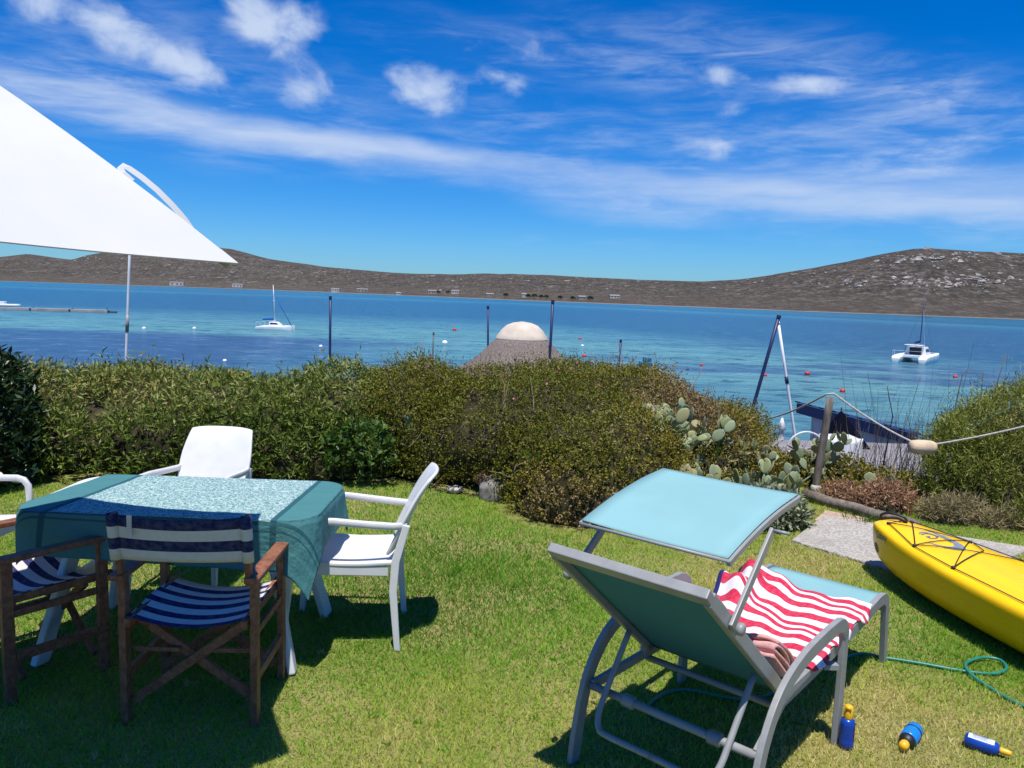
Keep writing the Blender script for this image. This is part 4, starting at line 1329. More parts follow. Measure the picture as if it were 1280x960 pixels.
def catamaran(label, px, py, L, B, head, mast_h, spec):
    c = gz(px, py, WATER_Z)
    t = thing('catamaran', label, 'boat', c, head, 'boats moored in the bay')
    fh = 0.085 * L + 0.25
    for s_ in (-1, 1): loft_hull(MB(), L, 0.13 * L, fh, s_ * (B / 2 - 0.06 * L)).build('hull', M['hull_white'], t, smooth=True, bevel=0.02)
    MB().box((-0.04 * L, 0, fh * 0.82), (0.62 * L, B - 0.16 * L, fh * 0.34)).build('bridge_deck', M['hull_white'], t, bevel=0.05)
    zc_ = fh * 0.99
    cab = MB()
    l0, l1, ch = -0.14 * L, 0.20 * L, 0.115 * L
    hw, hw2 = B * 0.30, B * 0.25
    cab.add([(l0, -hw, zc_), (l1, -hw, zc_), (l1, hw, zc_), (l0, hw, zc_), (l0 + 0.05, -hw2, zc_ + ch), (l1 - 0.13 * L, -hw2, zc_ + ch), (l1 - 0.13 * L, hw2, zc_ + ch), (l0 + 0.05, hw2, zc_ + ch)],
            [(0, 3, 2, 1), (4, 5, 6, 7), (0, 1, 5, 4), (1, 2, 6, 5), (2, 3, 7, 6), (3, 0, 4, 7)])
    co_ = cab.build('cabin', M['hull_white'], t, bevel=0.06)
    for s_ in (-1, 1):
        MB().add([(l0 + 0.10 * L * .3, s_ * (hw * 0.93 + .02), zc_ + ch * 0.35), (l1 - 0.07 * L, s_ * (hw * 0.93 + .02), zc_ + ch * 0.35), (l1 - 0.12 * L, s_ * (hw2 + 0.05), zc_ + ch * 0.75), (l0 + 0.10 * L * .3, s_ * (hw2 + 0.05), zc_ + ch * 0.75)], [(0, 1, 2, 3)]).build('window', M['glass_dark'], co_, solid=0.03)
    xm = spec.get('mast_x', 0.08) * L
    rake = spec.get('rake', 0.0)
    MB().tube([(xm, 0, zc_), (xm - rake, 0, zc_ + mast_h)], 0.075, 8, scale=[1, 0.7]).build('mast', M[spec['mast']], t, smooth=True)
    MB().tube([(xm - rake * 0.7, -0.12 * B * 2, zc_ + mast_h * 0.62), (xm - rake * 0.7, 0.12 * B * 2, zc_ + mast_h * 0.62)], 0.03, 6).build('spreader', M[spec['mast']], t)
    # boom with its sail cover
    zb = zc_ + ch + spec.get('boom_z', 0.35)
    xe = xm - 0.36 * L
    MB().tube([(xm, 0, zb - 0.12), (xe, 0, zb - 0.1)], 0.05, 8).build('boom', M['white_paint'], t, smooth=True)
    MB().sweep([(xm - 0.05 * L, 0, zb + 0.12), (xm - 0.15 * L, 0, zb + 0.1), (xe * 0.8 + xm * 0.2, 0, zb + 0.04), (xe, 0, zb)], [(0.13 * math.cos(a), 0.2 * math.sin(a)) for a in [i * PI / 4 for i in range(8)]], scale=[1.2, 1.1, 0.9, 0.6]).build('sail_cover', M[spec['cover']], t, smooth=True)
    MB().tube([(L * 0.46, 0, fh * 1.1), (xm - rake * 0.8 + 0.08, 0, zc_ + mast_h * 0.78)], 0.05 if spec.get('furled') else 0.018, 6, scale=[1.3, 0.6]).build('furled_jib', M[spec['jib']], t, smooth=True)
    MB().tube([(L * 0.45, -B / 2 + 0.06 * L, fh * 1.08), (L * 0.455, B / 2 - 0.06 * L, fh * 1.08)], 0.05, 6).build('crossbeam', M['white_paint'], t)
    st = MB()
    for s_ in (-1, 1):
        for xq in (-0.47, -0.36): st.tube([(xq * L, s_ * (B / 2 - .1), fh * 0.9), (xq * L, s_ * (B / 2 - .1), fh * 0.9 + 0.75)], 0.02, 6)
        st.tube([(-0.47 * L, s_ * (B / 2 - .1), fh * 0.9 + 0.75), (-0.36 * L, s_ * (B / 2 - .1), fh * 0.9 + 0.72)], 0.02, 6)
    st.tube([(-0.47 * L, -B / 2 + .1, fh * 0.9 + 0.75), (-0.47 * L, B / 2 - .1, fh * 0.9 + 0.75)], 0.02, 6)
    st.build('railing', M['white_paint'], t)
    for s_ in (-1, 1):
        MB().tube([(xm - rake * 0.7, 0, zc_ + mast_h * 0.8), (xm - 0.05 * L, s_ * B * 0.45, fh)], 0.014, 5).build('stay', M['dark_metal'], t)
    if spec.get('bimini'):
        MB().box((-0.22 * L, 0, zc_ + ch * 1.25), (0.20 * L, B * 0.5, 0.08)).build('bimini', M['hull_white'], t, bevel=0.03)
        MB().box((l0 - 0.015, 0, zc_ + ch * 0.45), (0.03, B * 0.34, ch * 0.95)).build('companionway', M['glass_dark'], t)
        for s_ in (-1, 1): MB().tube([(-0.30 * L, s_ * B * 0.22, fh), (-0.30 * L, s_ * B * 0.22, zc_ + ch * 1.25)], 0.03, 6).build('bimini_post', M['dark_metal'], t)
    return t


catamaran('white catamaran with blue sail cover seen side on, left of the navy posts', 344, 412.5, 6.6, 3.4, math.radians(2), 7.6, dict(mast='white_paint', cover='blue_cloth', jib='blue_cloth', furled=True, rake=0.35, mast_x=0.0))
catamaran('white catamaran seen from its stern quarter on the right, navy mast', 1146, 452, 10.2, 4.8, math.radians(50), 9.0, dict(mast='navy_paint', cover='navy_cloth', jib='white_paint', bimini=True, mast_x=0.10, boom_z=0.55))

# buoys
buoys = [(568, 413, 0.42, 'red_plastic', 'red mooring buoy above the white one, left of the hut'), (556, 430, 0.46, 'white_paint', 'white and black mooring float left of the hut'),
         (725, 424, 0.30, 'red_plastic', 'red buoy right of the tallest navy post, topmost of three'), (728, 433, 0.26, 'white_paint', 'white buoy right of the tallest navy post'),
         (730.5, 446, 0.28, 'red_plastic', 'red buoy lowest of the three right of the tallest navy post'), (956, 470, 0.24, 'red_plastic', 'red buoy beside the leaning navy pole'),
         (1009, 468, 0.28, 'red_plastic', 'red buoy between the white leaning pole and the right catamaran'), (1194, 472, 0.25, 'red_plastic', 'red buoy below right of the right catamaran'),
         (401, 434, 0.26, 'white_paint', 'small white buoy just left of the leftmost navy post'), (281, 452, 0.22, 'white_paint', 'pale buoy low in the dark water above the hedge'),
         (180, 411.5, 0.34, 'white_paint', 'white buoy close right of the slender white pole'), (243, 411.5, 0.34, 'white_paint', 'white buoy midway between white pole and left catamaran'),
         (877, 457, 0.22, 'red_plastic', 'red buoy right of the blue bollard post'), (1053, 490, 0.26, 'red_plastic', 'dull red buoy above the shed roof'), (855, 487, 0.17, 'red_plastic', 'small red buoy just right of the sagging rope')]
for (px, py, r, mt, lab) in buoys:
    c = gz(px, py, WATER_Z)
    t = thing('buoy', lab, 'buoy', c, 0, 'buoys floating in the bay')
    MB().ell((0, 0, r * 0.35), (r, r, r * 0.92), 14, 10).build('float', M[mt], t, smooth=True)
    MB().lathe([(r * 0.12, r * 1.15), (r * 0.12, r * 1.45), (r * 0.02, r * 1.47)], 8).build('ring', M['dark_metal'], t)

# pontoon at left
pa, pb_ = gz(-60, 385.5, WATER_Z), gz(137, 391, WATER_Z)
ax = pb_ - pa
t = thing('pontoon', 'long low concrete pontoon floating at the left', 'jetty', pb_, math.atan2(ax.y, ax.x))
Ln = ax.length
for i in range(4):
    x = -Ln + i * Ln / 4 + Ln / 8
    MB().box((x, 0, 0.35), (Ln / 4 - 0.5, 1.8, 0.7)).build('section', M['concrete'], t, bevel=0.05)
for i in range(5): MB().tube([(-i * Ln / 4 - (1.0 if i == 0 else 0), 1.1, -1), (-i * Ln / 4 - (1.0 if i == 0 else 0), 1.1, 1.2 if i == 0 else 1.0)], 0.14, 8).build('pile', M['dark_metal'], t)
MB().box((0.9, 0, 0.25), (1.8, 0.7, 0.4)).build('fender', M['dark_metal'], t, bevel=0.1)
c = gz(8, 383.5, WATER_Z)
t = thing('dinghy', 'small white motor dinghy moored behind the pontoon', 'boat', c, 0.1, 'boats moored in the bay')
hb_ = MB()
loft_hull(hb_, 7.5, 2.2, 0.8, 0)
hb_.build('hull', M['hull_white'], t, smooth=True)
MB().box((-1.0, 0, 1.15), (1.6, 1.4, 0.7)).build('console', M['hull_white'], t, bevel=0.1)
MB().box((-3.9, 0, 0.9), (0.5, 0.5, 0.9)).build('outboard_motor', M['dark_metal'], t, bevel=0.1)

# far shore trees
rt = np.random.default_rng(140)
tm = leafmat('far_tree', [(0, (0.03, 0.045, 0.02)), (1, (0.07, 0.085, 0.035))], 0, 0.8, 0.1)
for (px, py) in [(660, 373), (668, 373.4), (676, 373.8), (683, 373.6), (716, 375.5), (738, 376.3), (560, 367.5), (548, 367.5), (632, 371.5), (700, 374.6)]:
    h = on_hill(px, py)
    if h is None: continue
    t = thing('shore_tree', 'dark round tree among the houses on the far shore', 'tree', h, 0, 'trees on the far shore')
    r = rt.uniform(3.0, 4.6)
    P_, N_ = lump_points([(0, 0, r * 0.95, r, r, r * 0.75)], 160, rt, 0.5, 0.8, 9, 0.2)
    q, T = sprigs(P_, N_, rt, 3, 1.0, 1.3, 0.5, depth=1.0)
    fast_mesh('crown', q, 4, tm, t, T)
    MB().tube([(0, 0, -0.5), (0, 0, r * 0.8)], 0.3, 6, scale=[1, .6]).build('trunk', M['twig'], t)

# ------------------------------------------------------------------ parasol
T0, C0 = Vector((-0.775, 2.165, 1.812)), Vector((-1.105, 3.04, 1.84))
NP = 6
ed = C0 - T0; ed.z = 0
side = ed.length
Rp = side / (2 * math.sin(PI / NP))
apo = side / (2 * math.tan(PI / NP))
mid = (T0 + C0) / 2
nl = Vector((-ed.y, ed.x, 0)).normalized()
if nl.x > 0: nl = -nl
Oc = Vector((mid.x, mid.y, 0)) + nl * apo
t = thing('parasol', 'large white parasol shading the table from the left', 'parasol', (Oc.x, Oc.y, 0))
zE = 1.82
# the rim plane passes through two corners and through the near hem where it leaves the picture
tv = Vector((T0.x - Oc.x, T0.y - Oc.y, 0))
a0 = math.atan2(tv.y, tv.x)
P6 = Vector((Rp * math.cos(a0 - 2 * PI / NP), Rp * math.sin(a0 - 2 * PI / NP), 0))
ve = ray(0, 299)
be = ve.x / ve.y
dP = P6 - tv
se = (Oc.x + tv.x - be * (Oc.y + tv.y)) / (be * dP.y - dP.x)
ze = CH + ve.z / ve.y * (Oc.y + tv.y + dP.y * se)
D6 = (Rp * math.cos(a0 + 4 * PI / NP), Rp * math.sin(a0 + 4 * PI / NP))
A3 = np.array([[tv.x, tv.y, 1], [D6[0], D6[1], 1], [tv.x + dP.x * se, tv.y + dP.y * se, 1]])
gx_, gy_, g0_ = np.linalg.solve(A3, np.array([T0.z, 1.915, ze]))
zE = float(g0_)
vt = ray(0, 113)
# height of the rib where the silhouette leaves the picture
tv = Vector((T0.x - Oc.x, T0.y - Oc.y, 0))
a0 = math.atan2(tv.y, tv.x)
# solve apex height: rib point (Oc + tv*s) on the bearing of pixel x=0
bear = vt.x / vt.y
s_ = (Oc.x - bear * Oc.y) / (bear * tv.y - tv.x)
zs = CH + vt.z / vt.y * (Oc.y + tv.y * s_)
zA = zE + (zs - zE - s_ * float(gx_ * tv.x + gy_ * tv.y)) / (1 - s_)


def tilt(x, y): return float(gx_ * x + gy_ * y)


mb = MB()
NR, NS = 14, 12
for kx in range(NP):
    aa, ab = a0 + kx * 2 * PI / NP, a0 + (kx + 1) * 2 * PI / NP
    va, vb = Vector((math.cos(aa), math.sin(aa), 0)) * Rp, Vector((math.cos(ab), math.sin(ab), 0)) * Rp

    def fn(u, v):
        # v: 0 apex - 1 eave, u across the panel
        e = va.lerp(vb, u)
        cat = 1 - 0.06 * 4 * u * (1 - u) * v
        q = e * v * cat
        z = zA - (zA - zE) * v - 0.05 * 4 * u * (1 - u) * v * (1.15 - v)
        # hem: soft turned corner
        return (q.x, q.y, z + tilt(q.x, q.y) * v)
    mb.sheet(fn, NS, NR)
cano = mb.build('canopy', M['parasol'], t, smooth=True, solid=0.003, merge=True)
es = cano.modifiers.new('split', 'EDGE_SPLIT')
es.split_angle = math.radians(28)
for kx in range(NP):
    aa, ab = a0 + kx * 2 * PI / NP, a0 + (kx + 1) * 2 * PI / NP
    va, vb = Vector((math.cos(aa), math.sin(aa), 0)) * Rp, Vector((math.cos(ab), math.sin(ab), 0)) * Rp

    def band(u, v, va=va, vb=vb):
        v = 0.945 + 0.057 * v
        e = va.lerp(vb, u)
        q = e * v * (1 - 0.06 * 4 * u * (1 - u) * v)
        z = zA - (zA - zE) * v - 0.05 * 4 * u * (1 - u) * v * (1.15 - v) + 0.003
        return (q.x, q.y, z + tilt(q.x, q.y) * v)
    MB().sheet(band, 20, 2).build('hem_band', M['parasol'], cano, smooth=True)

for kx in range(NP):
    aa = a0 + kx * 2 * PI / NP
    e = Vector((math.cos(aa), math.sin(aa), 0))
    MB().bar(e * 0.05 + Vector((0, 0, zA - 0.04)), e * (Rp - 0.03) + Vector((0, 0, zE - 0.006 + tilt(e.x * Rp, e.y * Rp))), 0.012, 0.016).build('rib', M['grey_metal'], t)
    MB().bar(e * 0.05 + Vector((0, 0, zE + 0.10)), e * (Rp * 0.52) + Vector((0, 0, zA - (zA - zE) * 0.52 - 0.02 + tilt(e.x * Rp, e.y * Rp) * .52)), 0.01, 0.014).build('strut', M['grey_metal'], t)
MB().tube([(0, 0, 0), (0, 0, zA + 0.03)], 0.022, 12).build('pole', M['grey_metal'], t, smooth=True)
MB().lathe([(0.03, zE + 0.04), (0.05, zE + 0.06), (0.05, zE + 0.14), (0.03, zE + 0.16)], 14).build('hub', M['dark_metal'], t, smooth=True)
MB().lathe([(0.0, zA + 0.08), (0.02, zA + 0.06), (0.025, zA + 0.02)], 12).build('finial', M['white_paint'], t, smooth=True)


# tie strap that loops off the rib near the corner
def ribp(s, up=0.0, outw=0.0):
    q = tv * s
    n_ = Vector((tv.y, -tv.x, 0)).normalized()
    if n_.y < 0: n_ = -n_
    return Vector((q.x, q.y, zA - (zA - zE) * s + tilt(q.x, q.y) * s + up)) + n_ * outw


sp_ = [ribp(.66, 0.0, .0), ribp(.63, 0.003, .0), ribp(.612, 0.010, .008), ribp(.616, 0.019, .012), ribp(.64, 0.024, .015), ribp(.68, 0.026, .015), ribp(.73, 0.023, .015), ribp(.78, 0.013, .015), ribp(.82, 0.0, .015), ribp(.84, -0.012, .015)]
MB().sweep(sp_, [(-0.008, -0.001), (0.008, -0.001), (0.008, 0.001), (-0.008, 0.001)], up=(tv.y, -tv.x, 0.6)).build('strap', M['parasol'], t, smooth=False)

# ------------------------------------------------------------------ table and cloth
TX0, TX1, TY0, TY1, TZ = -2.22, -0.86, 3.30, 4.02, 0.725
t = thing('garden_table', 'white plastic garden table under a teal cloth', 'table', ((TX0 + TX1) / 2, (TY0 + TY1) / 2, 0))
hx_, hy_ = (TX1 - TX0) / 2, (TY1 - TY0) / 2


def rrect(hx, hy, r, n=8):
    pts = []
    for (cx, cy, a) in ((hx - r, hy - r, 0), (-hx + r, hy - r, PI / 2), (-hx + r, -hy + r, PI), (hx - r, -hy + r, 1.5 * PI)):
        for i in range(n + 1): pts.append((cx + r * math.cos(a + PI / 2 * i / n), cy + r * math.sin(a + PI / 2 * i / n)))
    return pts


rp_ = rrect(hx_, hy_, 0.14)
nn_ = len(rp_)
mb = MB()
vs = []
for (k_, z) in ((0.985, TZ), (1.0, TZ - 0.008), (1.0, TZ - 0.035), (0.985, TZ - 0.042)): vs += [(x * k_, y * k_, z) for x, y in rp_]
fs = [tuple(range(nn_)), tuple(reversed(range(3 * nn_, 4 * nn_)))]
for a in range(3):
    for i in range(nn_): fs.append((a * nn_ + i, a * nn_ + (i + 1) % nn_, (a + 1) * nn_ + (i + 1) % nn_, (a + 1) * nn_ + i))
mb.add(vs, fs).build('tabletop', M['white_plastic'], t)
for sx in (-1, 1):
    for sy in (-1, 1):
        top_, bot_ = Vector((sx * (hx_ - 0.26), sy * (hy_ - 0.16), TZ - 0.04)), Vector((sx * (hx_ - 0.10), sy * (hy_ - 0.04), 0))
        MB().bar(bot_, top_, 0.035, 0.085, (sx * 0.2, sy, 0)).build('leg', M['white_plastic'], t, bevel=0.008)
for sx in (-1, 1): MB().bar((sx * (hx_ - 0.2), -hy_ + .14, 0.36), (sx * (hx_ - 0.2), hy_ - .14, 0.36), 0.03, 0.06).build('stretcher', M['white_plastic'], t, bevel=0.006)

CW, CL = 1.54, 1.06      # cloth size across x and along y
cx0, cy0 = TX0 + 0.00, TY0 - 0.20
rnd = random.Random(9)
waves = [(rnd.uniform(8, 26), rnd.uniform(0, 6), rnd.uniform(0.4, 1)) for _ in range(7)]


def cloth(a, b):
    # skew the cloth a little so its right front corner hangs lowest
    x = cx0 + a * CW + 0.10 * b * (1 - a) - 0.05 * (1 - b) * (1 - a)
    y = cy0 + b * CL + 0.0 * a - 0.06 * a * (1 - b)
    e = 0.004
    r = 0.14
    lx, hx2, ly, hy2 = TX0 + e + r, TX1 - e - r, TY0 + e + r, TY1 - e - r
    qx, qy = min(max(x, lx), hx2), min(max(y, ly), hy2)
    dx, dy = x - qx, y - qy
    dl = math.hypot(dx, dy)
    if dl <= r:
        z = TZ + 0.004 + 0.0012 * math.sin(x * 31) * math.sin(y * 27 + 1)
        return (x, y, z)
    nx, ny = dx / dl, dy / dl
    dd = dl - r
    px, py = qx + nx * r, qy + ny * r
    s2 = px * 1.0 + py * 1.0
    corner = abs(nx * ny) * 2
    rp = sum(k_ * math.sin(f * (px - py) * 1.3 + p_ + nx * 9) for f, p_, k_ in waves) / 7
    ro = 0.03
    if dd < ro * PI / 2:
        an = dd / ro
        outw, dz = ro * math.sin(an), ro * (1 - math.cos(an))
    else:
        outw, dz = ro, ro + dd - ro * PI / 2
    outw -= ro * 0.6
    outw += dz * (0.06 * rp + 0.14 * corner + 0.03)
    return (px + nx * max(outw, 0.006), py + ny * max(outw, 0.006), TZ + 0.004 - dz)


o = MB().sheet(cloth, 150, 120, lambda a, b: (a * CW, b * CL)).build('tablecloth', M['table_cloth'], smooth=True, solid=0.002)
tag(o, 'teal patterned cloth draped over the garden table', 'tablecloth')

# ------------------------------------------------------------------ white plastic armchairs (local: front is -y)


def armchair(label):
    t = thing('garden_armchair', label, 'chair', (0, 0, 0), 0, 'white garden armchairs around the table')
    mt = M['white_plastic']
    sh = 0.425

    def seat(a, b):
        x = (a - 0.5) * (0.46 - 0.03 * b)
        y = -0.24 + b * 0.46
        z = sh + 0.012 - 0.022 * math.sin(PI * min(1, b * 1.05)) * (1 - (2 * a - 1) ** 2 * 0.5) - 0.02 * max(0, 0.12 - b) / 0.12 + 0.03 * (1 - b) * 0.4
        return (x, y, z)
    MB().sheet(seat, 16, 18).build('seat', mt, t, smooth=True, solid=0.022, bevel=0.006)
    # apron below the seat
    ap = MB()
    for s in (-1, 1): ap.bar((s * 0.222, -0.23, sh - 0.018), (s * 0.205, 0.20, sh - 0.03), 0.012, 0.05)
    ap.bar((-0.21, -0.232, sh - 0.018), (0.21, -0.232, sh - 0.018), 0.012, 0.045)
    ap.build('seat_rim', mt, t, bevel=0.005)

    def back(a, b):
        x = (a - 0.5) * (0.40 + 0.05 * math.sin(b * PI) - 0.01 * b)
        y = 0.225 + 0.17 * b + 0.035 * (2 * a - 1) ** 2 * -1 + 0.03 * b ** 5
        z = sh + 0.05 + 0.385 * b - 0.012 * (2 * a - 1) ** 4 * b
        return (x, y, z)
    MB().sheet(back, 18, 18).build('backrest', mt, t, smooth=True, solid=0.016, bevel=0.005)
    pr = [(0.017, 0.007), (0.012, 0.0115), (-0.012, 0.0115), (-0.017, 0.007), (-0.017, -0.007), (-0.012, -0.0115), (0.012, -0.0115), (0.017, -0.007)]
    for s in (-1, 1):
        arm = [(s * 0.238, -0.26, sh - 0.02), (s * 0.24, -0.262, 0.55), (s * 0.242, -0.255, 0.615), (s * 0.243, -0.23, 0.645), (s * 0.243, -0.19, 0.655), (s * 0.24, -0.05, 0.650), (s * 0.232, 0.10, 0.635), (s * 0.222, 0.22, 0.625), (s * 0.210, 0.285, 0.625)]
        MB().sweep(arm, pr, up=(0, 1, 0.02) if False else (s, 0, 0), scale=[1.05, 1, 1, 1, 1, 1, 1, 1, .9]).build('armrest', mt, t, smooth=True)
        fl = [(s * 0.238, -0.262, sh + 0.01), (s * 0.242, -0.275, 0.30), (s * 0.248, -0.305, 0.0)]
        MB().sweep(fl, [(-0.018, -0.014), (0.018, -0.014), (0.018, 0.014), (-0.018, 0.014)], up=(s, 0, 0), scale=[1.15, 1.05, 0.8]).build('leg', mt, t, bevel=0.004)
        rl = [(s * 0.215, 0.285, 0.63), (s * 0.218, 0.235, 0.45), (s * 0.222, 0.225, 0.30), (s * 0.228, 0.25, 0.0)]
        MB().sweep(rl, [(-0.018, -0.013), (0.018, -0.013), (0.018, 0.013), (-0.018, 0.013)], up=(s, 0, 0), scale=[0.95, 1.1, 1.05, 0.8]).build('leg', mt, t, bevel=0.004)
    return t


ac = armchair('white plastic armchair right of the table, seen side on')
ac.location = (-0.785, 3.80, 0); ac.rotation_euler = (0, 0, math.radians(-90 + 4))
a2 = copy_tree(ac)
a2['label'] = 'white plastic armchair behind the table, facing the camera'
a2.location = (-1.84, 4.40, 0); a2.rotation_euler = (0, 0, math.radians(-3))
a3 = copy_tree(ac)
a3['label'] = 'white plastic armchair at the left end of the table'
a3.location = (-2.93, 3.93, 0); a3.rotation_euler = (0, 0, math.radians(86))

# ------------------------------------------------------------------ folding director's chairs (local: front is +y)


def director(label):
    t = thing('folding_chair', label, 'chair', (0, 0, 0), 0, 'striped folding wooden chairs')
    wd_ = M['teak']
    hw_, hd_ = 0.255, 0.19
    for s in (-1, 1):
        MB().box((s * hw_, hd_, 0.305), (0.028, 0.045, 0.61)).build('leg', wd_, t, bevel=0.003)
        MB().box((s * hw_, -hd_, 0.305), (0.028, 0.045, 0.61)).build('leg', wd_, t, bevel=0.003)
        MB().bar((s * (hw_ + 0.004), -hd_ - 0.06, 0.622), (s * (hw_ + 0.004), hd_ + 0.06, 0.622), 0.058, 0.024).build('armrest', wd_, t, bevel=0.005)
        MB().bar((s * hw_, -hd_ + .024, 0.20), (s * hw_, hd_ - .024, 0.20), 0.022, 0.04).build('side_rail', wd_, t, bevel=0.003)
        MB().bar((s * hw_, -hd_ + .024, 0.385), (s * hw_, hd_ - .024, 0.385), 0.018, 0.03).build('side_rail', wd_, t, bevel=0.003)
        MB().bar((s * 0.225, -hd_ - 0.045, 0.437), (s * 0.225, hd_ + 0.06, 0.437), 0.024, 0.034).build('seat_rail', wd_, t, bevel=0.003)
        MB().bar((s * (hw_ - 0.012), -hd_ - 0.028, 0.60), (s * (hw_ - 0.006), -hd_ - 0.075, 0.885), 0.022, 0.034).build('back_stile', wd_, t, bevel=0.003)
        for y in (-1, 1):
            q = 0.0125 if s > 0 else -0.0125
            MB().bar((s * 0.235, y * (hd_ - 0.045) + q, 0.085), (-s * 0.225, y * (hd_ - 0.045) + q, 0.425), 0.022, 0.036).build('cross_brace', wd_, t, bevel=0.003)
        MB().bar((s * (hw_ - 0.02), -hd_ + 0.03, 0.30), (s * 0.05, -hd_ + 0.03, 0.30), 0.012, 0.018).build('strut', wd_, t, bevel=0.002)

    def seat(a, b):
        x = (a - 0.5) * 0.47
        y = (b - 0.5) * 0.43 + 0.005
        return (x, y, 0.458 - 0.045 * (1 - (2 * a - 1) ** 2) - 0.004 * math.sin(b * 9))
    MB().sheet(seat, 20, 12, lambda a, b: (a * 0.47, b * 0.43)).build('seat', M['canvas_seat'], t, smooth=True, solid=0.003)

    def back(a, b):
        x = (a - 0.5) * 0.50
        y = -hd_ - 0.055 - 0.03 * b - 0.026 * (1 - (2 * a - 1) ** 2)
        return (x, y, 0.70 + 0.185 * b - 0.012 * (1 - (2 * a - 1) ** 2) * b)
    bk = MB().sheet(back, 24, 8, lambda a, b: (a * 0.50, b * 0.187)).build('backrest', M['canvas_back'], t, smooth=True, solid=0.004)
    MB().box((-0.175, -hd_ - 0.108, 0.845), (0.018, 0.004, 0.085)).build('strap', simple('strap', (0.5, 0.48, 0.45), 0.9), bk)
    for s in (-1, 1):
        MB().sheet(lambda a, b: (s * 0.250 + 0.02 * math.cos(a * 2 * PI), -hd_ - 0.057 - 0.03 * b + 0.022 * math.sin(a * 2 * PI), 0.70 + 0.185 * b), 14, 4, lambda a, b: (a * 0.12, b * 0.187)).build('sleeve', M['canvas_back'], bk, smooth=True, solid=0.003)
    return t


d1 = director('striped wooden folding chair seen from behind in front of the table')
d1.location = (-1.245, 3.09, 0); d1.rotation_euler = (0, 0, math.radians(1.5))
d2 = copy_tree(d1)
d2['label'] = 'striped wooden folding chair cut off by the left edge of the photo'
d2.location = (-2.12, 3.30, 0); d2.rotation_euler = (0, 0, math.radians(-36))

# ------------------------------------------------------------------ sun lounger (local: +y towards the foot end, +x right)
th = 0.71
LO = Vector((0.539, 2.506, 0))
t = thing('sun_lounger', 'grey framed sun lounger with turquoise sling and sunshade', 'sun lounger', LO, -th)
gm = M['grey_metal']
wa, wb = 0.345, 0.278
flat = [(-0.028, -0.011), (0.028, -0.011), (0.028, 0.011), (-0.028, 0.011)]


def curve(pts, n=6):
    """Catmull-Rom through 3-D points"""
    P_ = [Vector(p) for p in pts]
    P_ = [P_[0] * 2 - P_[1]] + P_ + [P_[-1] * 2 - P_[-2]]
    out = []
    for i in range(1, len(P_) - 2):
        for k_ in range(n):
            u = k_ / n
            a, b, c, d = P_[i - 1], P_[i], P_[i + 1], P_[i + 2]
            out.append(0.5 * ((2 * b) + (c - a) * u + (2 * a - 5 * b + 4 * c - d) * u * u + (3 * b - a - 3 * c + d) * u ** 3))
    out.append(P_[-2])
    return out


for s in (-1, 1):
    x = s * wa
    arm = curve([(x, 0.0, 0.0), (x, 0.03, 0.17), (x, 0.085, 0.33), (x, 0.20, 0.45), (x, 0.38, 0.508), (x, 0.60, 0.522), (x, 0.76, 0.52)], 6) + curve([(x, 0.80, 0.508), (x, 0.835, 0.478), (x, 0.845, 0.41), (x, 0.845, 0.0)], 4)
    MB().sweep(arm, flat, up=(s, 0, 0)).build('armrest', gm, t, bevel=0.004)
    xr = s * wb
    rail = curve([(xr, 0.36, 0.335), (xr, 0.9, 0.335), (xr, 1.35, 0.35), (xr, 1.58, 0.362)], 5) + curve([(xr, 1.65, 0.355), (xr, 1.69, 0.325), (xr, 1.705, 0.27), (xr, 1.75, 0.0)], 4)
    MB().sweep(rail, [(-0.026, -0.012), (0.026, -0.012), (0.026, 0.012), (-0.026, 0.012)], up=(s, 0, 0)).build('side_rail', gm, t, bevel=0.004)
    MB().bar((s * (wb + 0.012), 0.78, 0.33), (s * (wa - 0.011), 0.82, 0.33), 0.04, 0.02).build('bracket', gm, t)
    MB().bar((x - s * 0.022, 0.075, 0.29), (xr, 0.42, 0.325), 0.02, 0.035).build('brace', gm, t, bevel=0.003)
    # backrest side tube
    MB().bar((xr, 0.43, 0.335), (xr, -0.245, 0.895), 0.024, 0.048, (0, 1, 1)).build('backrest_rail', gm, t, bevel=0.004)
    # recline frame
    MB().tube(curve([(s * (wb - 0.03), 0.20, 0.49), (s * (wb - 0.035), 0.06, 0.32), (s * (wb - 0.04), 0.0, 0.245), (s * (wb - 0.06), -0.03, 0.205), (s * (wb - 0.10), -0.04, 0.195), (0, -0.04, 0.195)], 5), 0.0115, 10).build('recline_bar', gm, t, smooth=True)
    # sunshade arm and its knob
    MB().bar((xr + s * 0.02, -0.125, 0.775), (xr + s * 0.008, 0.175, 1.012), 0.012, 0.034, (0, -1, 1)).build('shade_arm', gm, t, bevel=0.003)
    Mk = Matrix.Translation((xr + s * 0.045, -0.11, 0.775)) @ Matrix.Rotation(PI / 2, 4, 'Y')
    MB().lathe([(0.012, -0.012), (0.019, -0.010), (0.020, 0.0), (0.019, 0.008), (0.008, 0.011)], 14, Mk).build('knob', gm, t, smooth=True)
    Mk = Matrix.Translation((xr + s * 0.035, 0.175, 1.012)) @ Matrix.Rotation(PI / 2, 4, 'Y')
    MB().lathe([(0.006, -0.025), (0.006, 0.03)], 10, Mk).build('bolt', gm, t, smooth=True)
MB().bar((-wb - 0.012, -0.258, 0.905), (wb + 0.012, -0.258, 0.905), 0.05, 0.034, (0, 1, 1)).build('backrest_top', gm, t, bevel=0.004)
MB().tube([(-wa, 0.075, 0.285), (wa, 0.075, 0.285)], 0.0155, 10).build('crossbar', gm, t, smooth=True)
MB().tube([(-wb, 0.40, 0.30), (wb, 0.40, 0.30)], 0.0135, 10).build('crossbar', gm, t, smooth=True)
MB().tube([(-wb, 1.69, 0.29), (wb, 1.69, 0.29)], 0.0135, 10).build('crossbar', gm, t, smooth=True)
